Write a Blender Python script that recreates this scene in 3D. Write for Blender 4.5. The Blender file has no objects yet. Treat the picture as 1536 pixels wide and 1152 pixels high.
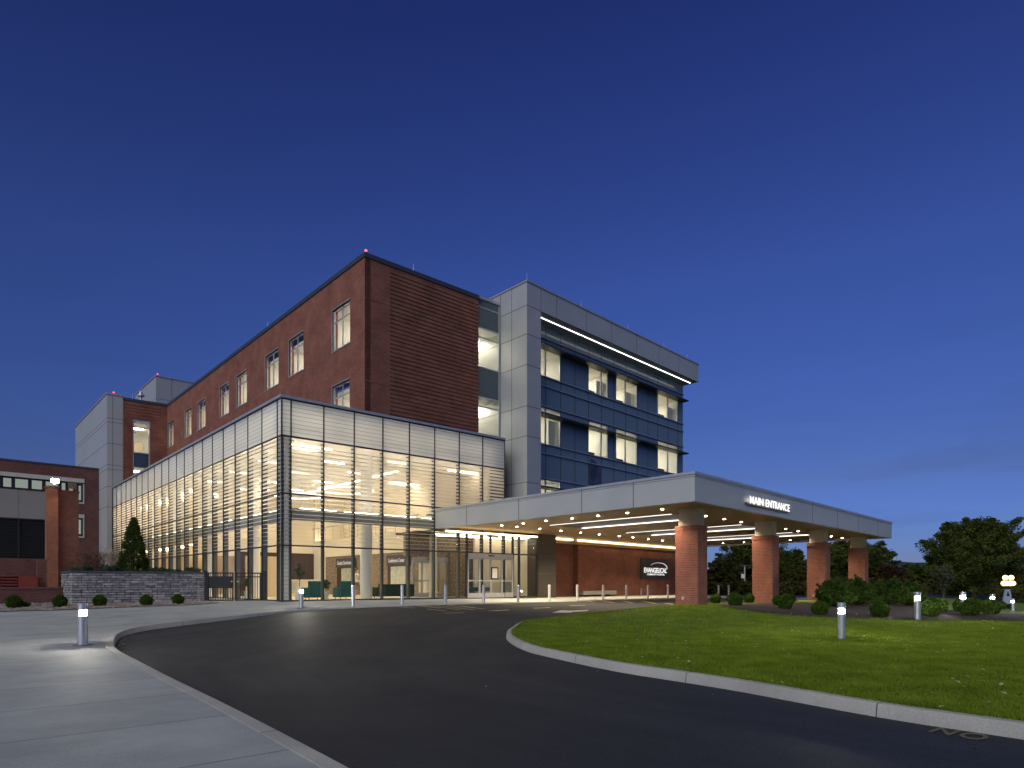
SKY_EL=3; SKY_OZ=4.0; SKY_AIR=1.0; SKY_DUST=.2; SKY_HUE=.5; SKY_SAT=1.0; SKY_STR=1.0; SUN_E=1.35; EXPO=0.5
import bpy, bmesh, math, random
import numpy as np
from mathutils import Vector, Matrix
from mathutils.geometry import delaunay_2d_cdt
R = math.radians
random.seed(7); np.random.seed(7)
sc = bpy.context.scene
col = sc.collection

# ------------------------------------------------------------------ camera model (level view camera with rising front)
FPX, CX, HY, EYE = 940.0, 768.0, 875.0, 0.86
def kx(px): return (px - CX) / FPX
def kz(py): return (HY - py) / FPX
def ss(x, a, b):
    t = min(1.0, max(0.0, (x - a) / (b - a))); return t * t * (3 - 2 * t)
def lerp(a, b, t): return a + (b - a) * t

class Aff:
    """plan frame: origin o, unit axes a (along the front) and b (depth)"""
    def __init__(s, o, a, b):
        s.o = o; la = math.hypot(*a); lb = math.hypot(*b)
        s.a = (a[0]/la, a[1]/la); s.b = (b[0]/lb, b[1]/lb)
    def __call__(s, u, y, z):
        return (s.o[0]+u*s.a[0]+y*s.b[0], s.o[1]+u*s.a[1]+y*s.b[1], z)
    def u_at(s, px, n=0.0):
        k = kx(px); X = s.o[0]+n*s.b[0]; Y = s.o[1]+n*s.b[1]
        return -(X-k*Y)/(s.a[0]-k*s.a[1])
    def y_at(s, px, c=0.0):
        k = kx(px); X = s.o[0]+c*s.a[0]; Y = s.o[1]+c*s.a[1]
        return -(X-k*Y)/(s.b[0]-k*s.b[1])
    def zu(s, px, py, n=0.0):
        u = s.u_at(px, n); return s(u, n, 0)[1]*kz(py)+EYE
    def zy(s, px, py, c=0.0):
        y = s.y_at(px, c); return s(c, y, 0)[1]*kz(py)+EYE
    def inv(s, X, Y):
        dx, dy = X-s.o[0], Y-s.o[1]; det = s.a[0]*s.b[1]-s.a[1]*s.b[0]
        return ((dx*s.b[1]-dy*s.b[0])/det, (s.a[0]*dy-s.a[1]*dx)/det)
WORLD = Aff((0, 0), (1, 0), (0, 1))

ATR = Aff((-11.03, 30.0), (10.56, 9.0), (-26.26, 28.6))       # glass atrium corner
BRK = Aff((-8.08, 34.4), (5.96, 5.16), (-26.82, 29.1))        # brick wing corner
TWR = Aff((0.932, 39.0), (14.53, 14.35), (-0.687, 0.727))     # metal tower corner
CAN = Aff((6.91, 23.7), (19.39, 19.7), (-11.31, 11.95))       # canopy corner
ATR_W = 13.87; ATR_L = 38.8; CAN_W = 27.64; CAN_D = 16.6
ZTOP = 9.895

# ------------------------------------------------------------------ terrain
def terrain(X, Y):
    r, s = CAN.inv(X, Y); q = -s
    zb = -0.65 * (1 - ss(Y, 14, 32))
    z0 = lerp(zb, 0.0, ss(r, -5, 2))
    zr = -0.6 - 0.026*min(60, max(0, r-14))
    w = ss(q, 0, 7)
    tilt = -0.006*max(0.0, min(X, 30)+11)*(1-w)*ss(Y, 18, 32)
    return lerp(z0, zr, w) + tilt
def road_z(X, Y): return terrain(X, Y) - lerp(0.15, 0.02, ss(Y, 20, 29))
def G(px, py, off=0.0, fn=terrain):
    """ground point seen at a photo pixel"""
    D = 20.0
    for _ in range(80):
        z = fn(kx(px)*D, D)+off
        Dn = (z-EYE)/kz(py) if abs(kz(py)) > 1e-6 else D
        D = 0.6*D+0.4*max(1.0, min(200, Dn))
    return (kx(px)*D, D)

# ------------------------------------------------------------------ materials
def new_mat(name):
    m = bpy.data.materials.new(name); m.use_nodes = True
    nt = m.node_tree; nt.nodes.clear()
    out = nt.nodes.new('ShaderNodeOutputMaterial')
    return m, nt, out
def N(nt, t, **kw):
    n = nt.nodes.new(t)
    for k, v in kw.items():
        if k.startswith('i_'):
            key = k[2:]; key = int(key) if key.isdigit() else key.replace('_', ' ')
            n.inputs[key].default_value = v
        else: setattr(n, k, v)
    return n
def L(nt, a, b): nt.links.new(a, b)
def c4(c): return (c[0], c[1], c[2], 1.0)
def pbsdf(nt, out, base=(.5,.5,.5), rough=.6, metal=0.0, spec=0.5):
    b = N(nt, 'ShaderNodeBsdfPrincipled')
    b.inputs['Base Color'].default_value = c4(base); b.inputs['Roughness'].default_value = rough
    b.inputs['Metallic'].default_value = metal; b.inputs['Specular IOR Level'].default_value = spec
    L(nt, b.outputs[0], out.inputs[0]); return b
def noise_mat(name, c1, c2, scale=5.0, rough=.7, metal=0, bump=0.0, detail=4, spec=.4, coord='Object', stretch=(1,1,1), rvar=0.0):
    m, nt, out = new_mat(name); b = pbsdf(nt, out, c1, rough, metal, spec)
    tc = N(nt, 'ShaderNodeTexCoord'); mp = N(nt, 'ShaderNodeMapping'); mp.inputs['Scale'].default_value = stretch
    L(nt, tc.outputs[coord], mp.inputs[0])
    nz = N(nt, 'ShaderNodeTexNoise', i_Scale=scale, i_Detail=detail); L(nt, mp.outputs[0], nz.inputs['Vector'])
    rp = N(nt, 'ShaderNodeValToRGB'); rp.color_ramp.elements[0].position = .3; rp.color_ramp.elements[1].position = .7
    rp.color_ramp.elements[0].color = c4(c1); rp.color_ramp.elements[1].color = c4(c2)
    L(nt, nz.outputs['Fac'], rp.inputs[0]); L(nt, rp.outputs[0], b.inputs['Base Color'])
    if bump:
        bp = N(nt, 'ShaderNodeBump', i_Strength=bump, i_Distance=.02); L(nt, nz.outputs['Fac'], bp.inputs['Height']); L(nt, bp.outputs[0], b.inputs['Normal'])
    if rvar:
        mr = N(nt, 'ShaderNodeMapRange', i_3=rough-rvar, i_4=rough+rvar); L(nt, nz.outputs['Fac'], mr.inputs[0]); L(nt, mr.outputs[0], b.inputs['Roughness'])
    return m
def brick_mat(name, c1, c2, mortar, bw=.21, rh=.075, ms=.011, bump=.4, var=(.7, 1.15), rough=.85):
    m, nt, out = new_mat(name); b = pbsdf(nt, out, c1, rough, 0, .25)
    uv = N(nt, 'ShaderNodeUVMap')
    br = N(nt, 'ShaderNodeTexBrick', i_Color1=c4(c1), i_Color2=c4(c2), i_Mortar=c4(mortar), i_Scale=1.0)
    br.inputs['Mortar Size'].default_value = ms; br.inputs['Mortar Smooth'].default_value = .2
    br.inputs['Bias'].default_value = 0.0; br.inputs['Brick Width'].default_value = bw; br.inputs['Row Height'].default_value = rh
    L(nt, uv.outputs[0], br.inputs['Vector'])
    nz = N(nt, 'ShaderNodeTexNoise', i_Scale=.8, i_Detail=8, i_Roughness=.68); L(nt, uv.outputs[0], nz.inputs['Vector'])
    mr = N(nt, 'ShaderNodeMapRange', i_1=.3, i_2=.7, i_3=var[0], i_4=var[1]); L(nt, nz.outputs['Fac'], mr.inputs[0])
    mx = N(nt, 'ShaderNodeVectorMath', operation='SCALE'); L(nt, br.outputs['Color'], mx.inputs[0]); L(nt, mr.outputs[0], mx.inputs['Scale'])
    L(nt, mx.outputs[0], b.inputs['Base Color'])
    bp = N(nt, 'ShaderNodeBump', i_Strength=bump, i_Distance=.01, invert=True); L(nt, br.outputs['Fac'], bp.inputs['Height']); L(nt, bp.outputs[0], b.inputs['Normal'])
    return m
def emit_mat(name, c, s):
    m, nt, out = new_mat(name); e = N(nt, 'ShaderNodeEmission', i_Color=c4(c), i_Strength=s); L(nt, e.outputs[0], out.inputs[0]); return m
def schlick(nt, lo=.05, hi=.85, p=4.0):
    lw = N(nt, 'ShaderNodeLayerWeight', i_Blend=.5)
    pw = N(nt, 'ShaderNodeMath', operation='POWER', i_1=p); L(nt, lw.outputs['Facing'], pw.inputs[0])
    mr = N(nt, 'ShaderNodeMapRange', i_3=lo, i_4=hi); L(nt, pw.outputs[0], mr.inputs[0]); return mr.outputs[0]
def glass_mat(name, tint=(.88,.92,.9), lo=.06, hi=.8, rough=.01, refl=(1,1,1), p=4.0):
    m, nt, out = new_mat(name)
    t = N(nt, 'ShaderNodeBsdfTransparent', i_Color=c4(tint)); g = N(nt, 'ShaderNodeBsdfGlossy', i_Color=c4(refl), i_Roughness=rough)
    mx = N(nt, 'ShaderNodeMixShader'); L(nt, schlick(nt, lo, hi, p), mx.inputs[0]); L(nt, t.outputs[0], mx.inputs[1]); L(nt, g.outputs[0], mx.inputs[2])
    L(nt, mx.outputs[0], out.inputs[0]); return m
def frit_mat(name):
    """clear glass with horizontal ceramic frit lines that thicken with height"""
    m, nt, out = new_mat(name)
    t = N(nt, 'ShaderNodeBsdfTransparent', i_Color=c4((.93,.94,.9))); g = N(nt, 'ShaderNodeBsdfGlossy', i_Roughness=.015)
    gl = N(nt, 'ShaderNodeMixShader'); L(nt, schlick(nt, .05, .7, 5.0), gl.inputs[0]); L(nt, t.outputs[0], gl.inputs[1]); L(nt, g.outputs[0], gl.inputs[2])
    d = N(nt, 'ShaderNodeBsdfDiffuse', i_Color=c4((.62,.62,.6))); tr = N(nt, 'ShaderNodeBsdfTranslucent', i_Color=c4((.95,.94,.9)))
    dm = N(nt, 'ShaderNodeMixShader', i_0=.74); L(nt, d.outputs[0], dm.inputs[1]); L(nt, tr.outputs[0], dm.inputs[2])
    t2 = N(nt, 'ShaderNodeBsdfTransparent'); fr = N(nt, 'ShaderNodeMixShader', i_0=.16); L(nt, dm.outputs[0], fr.inputs[1]); L(nt, t2.outputs[0], fr.inputs[2])
    geo = N(nt, 'ShaderNodeNewGeometry'); sx = N(nt, 'ShaderNodeSeparateXYZ'); L(nt, geo.outputs['Position'], sx.inputs[0])
    dv = N(nt, 'ShaderNodeMath', operation='DIVIDE', i_1=.2); L(nt, sx.outputs['Z'], dv.inputs[0])
    fc = N(nt, 'ShaderNodeMath', operation='FRACT'); L(nt, dv.outputs[0], fc.inputs[0])
    rp = N(nt, 'ShaderNodeFloatCurve')
    cv = rp.mapping.curves[0]; cv.points[0].location = (0, 0); cv.points[1].location = (1, .84)
    for p in ((.269, 0.0), (.275, .09), (.42, .2), (.52, .42), (.62, .6), (.76, .76)): cv.points.new(*p)
    for p in cv.points: p.handle_type = 'VECTOR'
    rp.mapping.update()
    d10 = N(nt, 'ShaderNodeMath', operation='DIVIDE', i_1=10.0); L(nt, sx.outputs['Z'], d10.inputs[0]); L(nt, d10.outputs[0], rp.inputs['Value'])
    lt = N(nt, 'ShaderNodeMath', operation='LESS_THAN'); L(nt, fc.outputs[0], lt.inputs[0]); L(nt, rp.outputs[0], lt.inputs[1])
    mx = N(nt, 'ShaderNodeMixShader'); L(nt, lt.outputs[0], mx.inputs[0]); L(nt, gl.outputs[0], mx.inputs[1]); L(nt, fr.outputs[0], mx.inputs[2])
    L(nt, mx.outputs[0], out.inputs[0]); return m
def spandrel_mat(name):
    m, nt, out = new_mat(name)
    d = N(nt, 'ShaderNodeBsdfDiffuse', i_Color=c4((.88,.9,.9))); tr = N(nt, 'ShaderNodeBsdfTranslucent', i_Color=c4((.95,.96,.95)))
    dm = N(nt, 'ShaderNodeMixShader', i_0=.62); L(nt, d.outputs[0], dm.inputs[1]); L(nt, tr.outputs[0], dm.inputs[2])
    k = N(nt, 'ShaderNodeBsdfDiffuse', i_Color=c4((.4,.42,.43)))
    geo = N(nt, 'ShaderNodeNewGeometry'); sx = N(nt, 'ShaderNodeSeparateXYZ'); L(nt, geo.outputs['Position'], sx.inputs[0])
    dv = N(nt, 'ShaderNodeMath', operation='DIVIDE', i_1=.2); L(nt, sx.outputs['Z'], dv.inputs[0])
    fc = N(nt, 'ShaderNodeMath', operation='FRACT'); L(nt, dv.outputs[0], fc.inputs[0])
    lt = N(nt, 'ShaderNodeMath', operation='GREATER_THAN', i_1=.91); L(nt, fc.outputs[0], lt.inputs[0])
    mx = N(nt, 'ShaderNodeMixShader'); L(nt, lt.outputs[0], mx.inputs[0]); L(nt, dm.outputs[0], mx.inputs[1]); L(nt, k.outputs[0], mx.inputs[2])
    g = N(nt, 'ShaderNodeBsdfGlossy', i_Roughness=.06); m2 = N(nt, 'ShaderNodeMixShader'); L(nt, schlick(nt, .05, .6, 4), m2.inputs[0])
    L(nt, mx.outputs[0], m2.inputs[1]); L(nt, g.outputs[0], m2.inputs[2]); L(nt, m2.outputs[0], out.inputs[0]); return m
def stone_mat(name, c1, c2, mortar, bw=.55, rh=.11, ms=.012):
    m, nt, out = new_mat(name); b = pbsdf(nt, out, c1, .9, 0, .2)
    uv = N(nt, 'ShaderNodeUVMap')
    nd = N(nt, 'ShaderNodeTexNoise', i_Scale=1.7, i_Detail=1); L(nt, uv.outputs[0], nd.inputs['Vector'])
    br = N(nt, 'ShaderNodeTexBrick', i_Color1=c4(c1), i_Color2=c4(c2), i_Mortar=c4(mortar), i_Scale=1.0, offset=.37, squash=.6, squash_frequency=3)
    br.inputs['Mortar Size'].default_value = ms; br.inputs['Brick Width'].default_value = bw; br.inputs['Row Height'].default_value = rh; br.inputs['Bias'].default_value = -.1
    L(nt, uv.outputs[0], br.inputs['Vector'])
    nz = N(nt, 'ShaderNodeTexNoise', i_Scale=7, i_Detail=6); L(nt, uv.outputs[0], nz.inputs['Vector'])
    mr = N(nt, 'ShaderNodeMapRange', i_1=.3, i_2=.7, i_3=.6, i_4=1.35); L(nt, nz.outputs['Fac'], mr.inputs[0])
    mx = N(nt, 'ShaderNodeVectorMath', operation='SCALE'); L(nt, br.outputs['Color'], mx.inputs[0]); L(nt, mr.outputs[0], mx.inputs['Scale'])
    L(nt, mx.outputs[0], b.inputs['Base Color'])
    sb = N(nt, 'ShaderNodeMath', operation='SUBTRACT'); L(nt, nz.outputs['Fac'], sb.inputs[0]); L(nt, br.outputs['Fac'], sb.inputs[1])
    bp = N(nt, 'ShaderNodeBump', i_Strength=.9, i_Distance=.03); L(nt, sb.outputs[0], bp.inputs['Height']); L(nt, bp.outputs[0], b.inputs['Normal'])
    return m
def leaf_mat(name, c1, c2, trans=.25, scale=1.3):
    m, nt, out = new_mat(name)
    tc = N(nt, 'ShaderNodeTexCoord'); nz = N(nt, 'ShaderNodeTexNoise', i_Scale=scale, i_Detail=3); L(nt, tc.outputs['Object'], nz.inputs['Vector'])
    rp = N(nt, 'ShaderNodeValToRGB'); rp.color_ramp.elements[0].position = .35; rp.color_ramp.elements[1].position = .65
    rp.color_ramp.elements[0].color = c4(c1); rp.color_ramp.elements[1].color = c4(c2); L(nt, nz.outputs['Fac'], rp.inputs[0])
    d = N(nt, 'ShaderNodeBsdfDiffuse'); t = N(nt, 'ShaderNodeBsdfTranslucent'); L(nt, rp.outputs[0], d.inputs[0]); L(nt, rp.outputs[0], t.inputs[0])
    mx = N(nt, 'ShaderNodeMixShader', i_0=trans); L(nt, d.outputs[0], mx.inputs[1]); L(nt, t.outputs[0], mx.inputs[2]); L(nt, mx.outputs[0], out.inputs[0]); return m

M = {}
M['brick'] = brick_mat('red_brick', (.285,.088,.054), (.2,.063,.043), (.22,.13,.105), var=(.68,1.3))
M['brick_far'] = brick_mat('red_brick_low', (.2,.07,.055), (.13,.05,.045), (.16,.1,.09))
M['brick_col'] = brick_mat('red_brick_pillar', (.31,.088,.055), (.215,.066,.044), (.27,.18,.135), ms=.01)
M['metal'] = noise_mat('silver_panel', (.43,.44,.44), (.5,.5,.49), .5, .42, .25, rvar=.05, bump=.12, detail=2)
M['metal_d'] = noise_mat('silver_panel_far', (.4,.41,.415), (.44,.445,.45), .3, .45, .2)
M['seam'] = noise_mat('panel_joint', (.13,.13,.135), (.16,.16,.16), 3, .7)
M['coping'] = noise_mat('dark_coping', (.065,.075,.09), (.08,.09,.105), 2, .45, .4)
M['mullion'] = noise_mat('dark_bronze_mullion', (.045,.05,.052), (.06,.065,.067), 3, .45, .5)
M['mull_in'] = noise_mat('grey_green_inner_mullion', (.13,.135,.115), (.16,.165,.14), 2, .5, .2)
M['alum'] = noise_mat('pale_aluminium', (.45,.46,.48), (.52,.53,.54), 3, .4, .5)
M['glass'] = glass_mat('clear_glass')
M['glass_up'] = glass_mat('upper_window_glass', (.86,.88,.82), .07, .75)
M['frit'] = frit_mat('fritted_glass')
M['spandrel'] = spandrel_mat('frosted_spandrel_glass')
def blue_mat():
    m, nt, out = new_mat('blue_spandrel_glass'); b = pbsdf(nt, out, (.03,.055,.11), .16, 0, .38)
    tc = N(nt, 'ShaderNodeTexCoord'); nz = N(nt, 'ShaderNodeTexNoise', i_Scale=.5, i_Detail=2); L(nt, tc.outputs['Object'], nz.inputs['Vector'])
    rp = N(nt, 'ShaderNodeValToRGB'); rp.color_ramp.elements[0].color = c4((.125,.18,.25)); rp.color_ramp.elements[1].color = c4((.145,.205,.28))
    L(nt, nz.outputs['Fac'], rp.inputs[0]); L(nt, rp.outputs[0], b.inputs['Base Color']); return m
M['blue'] = blue_mat()
M['teal'] = noise_mat('teal_spandrel_glass', (.05,.08,.1), (.06,.095,.115), 1, .1, 0, spec=.8)
M['cream'] = noise_mat('cream_paint', (.79,.72,.58), (.81,.745,.61), 1, .8)
M['cream2'] = noise_mat('tan_paint', (.6,.48,.34), (.64,.52,.38), .6, .8)
M['white'] = noise_mat('white_paint', (.78,.76,.7), (.8,.78,.73), 1, .7)
M['floor_in'] = noise_mat('terrazzo', (.55,.5,.4), (.62,.56,.46), 14, .25, 0)
M['soffit'] = noise_mat('bronze_soffit', (.27,.175,.095), (.3,.195,.108), .6, .5, .1)
M['coffer'] = noise_mat('pale_coffer', (.27,.27,.285), (.3,.3,.315), .6, .5)
M['taupe'] = noise_mat('taupe_panel', (.07,.06,.052), (.08,.068,.058), .8, .5, .1)
M['capstone'] = noise_mat('tan_column_cap', (.36,.32,.25), (.4,.355,.28), 2, .6)
M['stone_in'] = stone_mat('tan_split_stone', (.42,.33,.24), (.3,.23,.17), (.2,.16,.12), .35, .07)
M['stone'] = stone_mat('grey_split_stone', (.44,.41,.41), (.17,.165,.18), (.06,.06,.065))
M['concrete'] = None
M['steel'] = noise_mat('brushed_steel', (.6,.6,.62), (.7,.7,.72), 2, .33, .85, stretch=(1,1,.02), scale=40) if False else noise_mat('brushed_steel', (.58,.58,.6), (.68,.68,.7), 30, .35, .8, stretch=(1,1,.03))
M['paint_bollard'] = noise_mat('pale_bollard_paint', (.62,.58,.53), (.66,.62,.57), 3, .45, .1)
M['black'] = noise_mat('black_steel', (.012,.013,.014), (.02,.021,.022), 5, .45)
M['louver'] = noise_mat('black_louver', (.016,.017,.02), (.022,.023,.026), 5, .5)
M['redbox'] = noise_mat('red_steel', (.2,.035,.025), (.24,.045,.035), 2, .5)
M['greypanel'] = noise_mat('grey_infill_panel', (.25,.24,.23), (.27,.26,.25), .6, .6)
M['limestone'] = noise_mat('pale_lintel', (.5,.49,.46), (.56,.55,.52), 5, .8)
M['darkwood'] = noise_mat('dark_walnut', (.05,.03,.022), (.075,.045,.033), 2, .4, stretch=(8,8,.6))
M['brown_sign'] = noise_mat('brown_sign', (.09,.06,.05), (.1,.068,.056), 1, .5)
M['teal_fabric'] = noise_mat('teal_fabric', (.035,.115,.11), (.045,.14,.135), 8, .9)
M['green_fabric'] = noise_mat('dark_green_fabric', (.02,.045,.038), (.03,.06,.05), 8, .9)
M['bark'] = noise_mat('bark', (.05,.04,.032), (.09,.075,.06), 6, .95, bump=.5, stretch=(1,1,.25))
M['lens'] = glass_mat('lamp_glass', (.95,.95,.95), .05, .5, .05)
W1 = (1.0, .81, .55); W2 = (1.0, .9, .76); W3 = (1.0, .74, .42)
M['e_led'] = emit_mat('led_strip', W2, 1.7)
M['e_cove'] = emit_mat('cove_light', (1, .76, .42), 4.2)
M['e_down'] = emit_mat('downlight', (1, .82, .55), 45.0)
M['e_ceil'] = emit_mat('ceiling_luminaire', W1, 7.0)
M['e_ring'] = emit_mat('pendant_light', W2, 3.5)
M['e_room'] = emit_mat('room_light', (1, .93, .77), 36.0)
M['e_soft'] = emit_mat('soffit_strip', (1, .98, .93), 4.0)
M['e_boll'] = emit_mat('bollard_lamp', (1, .95, .8), 750.0)
M['e_sign'] = emit_mat('lit_letter', (1, .96, .92), 1.1)
M['e_signb'] = emit_mat('lit_wall_letter', (1, .97, .92), .8)
M['e_red'] = emit_mat('obstruction_lamp', (1, .1, .14), 2.0)
M['e_flood'] = emit_mat('flood_lamp', (1, .72, .36), 260.0)
M['e_globe'] = emit_mat('globe_lamp', (1, .62, .27), 3.0)
M['e_exit'] = emit_mat('exit_sign', (1, .12, .1), 1.6)

# ------------------------------------------------------------------ mesh builder
class MB:
    def __init__(s, A=WORLD): s.A = A; s.v = []; s.f = []; s.uv = []; s.mi = []; s.m = 0
    def q(s, pts, uvs=None):
        i = len(s.v); s.v += [s.A(*p) for p in pts]; s.f.append(tuple(range(i, i+len(pts))))
        if uvs is None:
            a, b, c = Vector(pts[0]), Vector(pts[1]), Vector(pts[2]); n = (b-a).cross(c-a)
            ax = max(range(3), key=lambda k: abs(n[k]))
            uvs = [((p[1], p[2]), (p[0], p[2]), (p[0], p[1]))[ax] for p in pts]
        s.uv.append(uvs); s.mi.append(s.m)
    def box(s, x0, x1, y0, y1, z0, z1):
        if x1 < x0: x0, x1 = x1, x0
        if y1 < y0: y0, y1 = y1, y0
        if z1 < z0: z0, z1 = z1, z0
        s.q([(x0,y0,z0),(x1,y0,z0),(x1,y0,z1),(x0,y0,z1)]); s.q([(x1,y1,z0),(x0,y1,z0),(x0,y1,z1),(x1,y1,z1)])
        s.q([(x0,y1,z0),(x0,y0,z0),(x0,y0,z1),(x0,y1,z1)]); s.q([(x1,y0,z0),(x1,y1,z0),(x1,y1,z1),(x1,y0,z1)])
        s.q([(x0,y0,z1),(x1,y0,z1),(x1,y1,z1),(x0,y1,z1)]); s.q([(x0,y1,z0),(x1,y1,z0),(x1,y0,z0),(x0,y0,z0)])
    def inbox(s, x0, x1, y0, y1, z0, z1, open_front=True):
        s.q([(x0,y1,z0),(x1,y1,z0),(x1,y1,z1),(x0,y1,z1)]); s.q([(x0,y0,z0),(x0,y1,z0),(x0,y1,z1),(x0,y0,z1)])
        s.q([(x1,y1,z0),(x1,y0,z0),(x1,y0,z1),(x1,y1,z1)]); s.q([(x0,y0,z0),(x1,y0,z0),(x1,y1,z0),(x0,y1,z0)])
        s.q([(x0,y1,z1),(x1,y1,z1),(x1,y0,z1),(x0,y0,z1)])
    def wall(s, u0, u1, z0, z1, holes, y0, y1, axis='y'):
        """wall panel with rectangular openings (axis='y': runs along u; axis='x': runs along y at x0..x1)"""
        P = (lambda u, y, z: (u, y, z)) if axis == 'y' else (lambda u, y, z: (y, u, z))
        us = sorted({u0, u1, *[h[0] for h in holes], *[h[1] for h in holes]}); zs = sorted({z0, z1, *[h[2] for h in holes], *[h[3] for h in holes]})
        def emit(pts): s.q([P(*p) for p in pts])
        for a, b in zip(us, us[1:]):
            for c, d in zip(zs, zs[1:]):
                if any(h[0] <= a+1e-6 and b <= h[1]+1e-6 and h[2] <= c+1e-6 and d <= h[3]+1e-6 for h in holes): continue
                emit([(a,y0,c),(b,y0,c),(b,y0,d),(a,y0,d)]); emit([(b,y1,c),(a,y1,c),(a,y1,d),(b,y1,d)])
        for h in holes:
            a, b, c, d = h
            emit([(a,y0,c),(a,y1,c),(a,y1,d),(a,y0,d)]); emit([(b,y0,c),(b,y1,c),(b,y1,d),(b,y0,d)])
            emit([(a,y0,c),(b,y0,c),(b,y1,c),(a,y1,c)]); emit([(a,y0,d),(b,y0,d),(b,y1,d),(a,y1,d)])
        emit([(u0,y0,z0),(u0,y1,z0),(u0,y1,z1),(u0,y0,z1)]); emit([(u1,y0,z0),(u1,y1,z0),(u1,y1,z1),(u1,y0,z1)])
        emit([(u0,y0,z1),(u1,y0,z1),(u1,y1,z1),(u0,y1,z1)]); emit([(u0,y0,z0),(u1,y0,z0),(u1,y1,z0),(u0,y1,z0)])
    def cyl(s, x, y, z0, z1, r, r2=None, n=16, caps=True):
        r2 = r if r2 is None else r2
        ring = [(math.cos(2*math.pi*k/n), math.sin(2*math.pi*k/n)) for k in range(n)]
        for k in range(n):
            c, d = ring[k], ring[(k+1) % n]
            s.q([(x+c[0]*r,y+c[1]*r,z0),(x+d[0]*r,y+d[1]*r,z0),(x+d[0]*r2,y+d[1]*r2,z1),(x+c[0]*r2,y+c[1]*r2,z1)],
                [(k/n,z0),((k+1)/n,z0),((k+1)/n,z1),(k/n,z1)])
        if caps:
            s.q([(x+c[0]*r2,y+c[1]*r2,z1) for c in ring]); s.q([(x+c[0]*r,y+c[1]*r,z0) for c in reversed(ring)])
    def tube(s, pts, radii, n=7, close=False):
        pts = [Vector(p) for p in pts]
        if not hasattr(radii, '__len__'): radii = [radii]*len(pts)
        rings = []
        m = len(pts)
        for i, p in enumerate(pts):
            if close: t = pts[(i+1) % m]-pts[i-1]
            else: t = (pts[min(i+1, m-1)]-pts[max(i-1, 0)])
            if t.length < 1e-9: t = Vector((0,0,1))
            t.normalize(); up = Vector((0,0,1)) if abs(t.z) < .95 else Vector((1,0,0))
            a = t.cross(up).normalized(); b = t.cross(a)
            rings.append([p+(a*math.cos(2*math.pi*k/n)+b*math.sin(2*math.pi*k/n))*radii[i] for k in range(n)])
        seq = range(m if close else m-1)
        for i in seq:
            A_, B_ = rings[i], rings[(i+1) % m]
            for k in range(n):
                s.q([tuple(A_[k]), tuple(A_[(k+1) % n]), tuple(B_[(k+1) % n]), tuple(B_[k])])
        if not close:
            s.q([tuple(p) for p in rings[0]]); s.q([tuple(p) for p in reversed(rings[-1])])
    def ball(s, x, y, z, rx, ry, rz, n=14, m=9):
        P = lambda i, j: (x+rx*math.sin(math.pi*i/m)*math.cos(2*math.pi*j/n), y+ry*math.sin(math.pi*i/m)*math.sin(2*math.pi*j/n), z+rz*math.cos(math.pi*i/m))
        for i in range(m):
            for j in range(n):
                if i == 0: s.q([P(0,0), P(1,j), P(1,j+1)])
                elif i == m-1: s.q([P(i,j), P(m,0), P(i,j+1)])
                else: s.q([P(i,j), P(i+1,j), P(i+1,j+1), P(i,j+1)])
    def prism(s, poly, z0, z1):
        s.q([(p[0],p[1],z1) for p in poly]); s.q([(p[0],p[1],z0) for p in reversed(poly)])
        for k in range(len(poly)):
            a, b = poly[k], poly[(k+1) % len(poly)]
            l = math.hypot(b[0]-a[0], b[1]-a[1])
            s.q([(a[0],a[1],z0),(b[0],b[1],z0),(b[0],b[1],z1),(a[0],a[1],z1)], [(0,z0),(l,z0),(l,z1),(0,z1)])
    def build(s, name, mat, parent=None, smooth=False, bevel=0, base=None):
        O = Vector((0,0,0))
        if parent is not None: O = ORG[parent.name]
        elif base is not None: O = Vector(base)
        me = bpy.data.meshes.new(name)
        me.from_pydata([tuple(Vector(p)-O) for p in s.v], [], s.f)
        uvl = me.uv_layers.new(name='UVMap'); flat = [c for f in s.uv for uv in f for c in uv]
        uvl.data.foreach_set('uv', flat)
        mats = mat if isinstance(mat, (list, tuple)) else [mat]
        for mm in mats: me.materials.append(mm)
        if len(mats) > 1: me.polygons.foreach_set('material_index', s.mi)
        if smooth or bevel:
            bm = bmesh.new(); bm.from_mesh(me); bmesh.ops.remove_doubles(bm, verts=bm.verts, dist=1e-4)
            bmesh.ops.recalc_face_normals(bm, faces=bm.faces)
            if smooth:
                for f in bm.faces: f.smooth = True
            bm.to_mesh(me); bm.free()
        o = bpy.data.objects.new(name, me); col.objects.link(o)
        if smooth:
            try: me.set_sharp_from_angle(angle=R(40))
            except Exception: pass
        if bevel:
            bv = o.modifiers.new('bevel', 'BEVEL'); bv.width = bevel; bv.segments = 2; bv.limit_method = 'ANGLE'
        if parent is not None: o.parent = parent
        else: o.location = O
        ORG[o.name] = O
        return o
ORG = {}
def tag(o, label=None, cat=None, group=None, kind=None):
    if label: o['label'] = label
    if cat: o['category'] = cat
    if group: o['group'] = group
    if kind: o['kind'] = kind
    return o
def thing(name, label, cat, loc, group=None):
    o = bpy.data.objects.new(name, None); col.objects.link(o); o.location = loc; o.empty_display_size = .3
    ORG[o.name] = Vector(loc); return tag(o, label, cat, group)
def dup(root, loc, label, rz=0.0, scale=None, group=None):
    r = root.copy(); col.objects.link(r); r.location = loc; r.rotation_euler = (0, 0, rz); r['label'] = label
    if scale: r.scale = scale
    if group: r['group'] = group
    for ch in root.children:
        c = ch.copy(); col.objects.link(c); c.parent = r
        for g in ch.children:
            d = g.copy(); col.objects.link(d); d.parent = c
    return r
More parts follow.
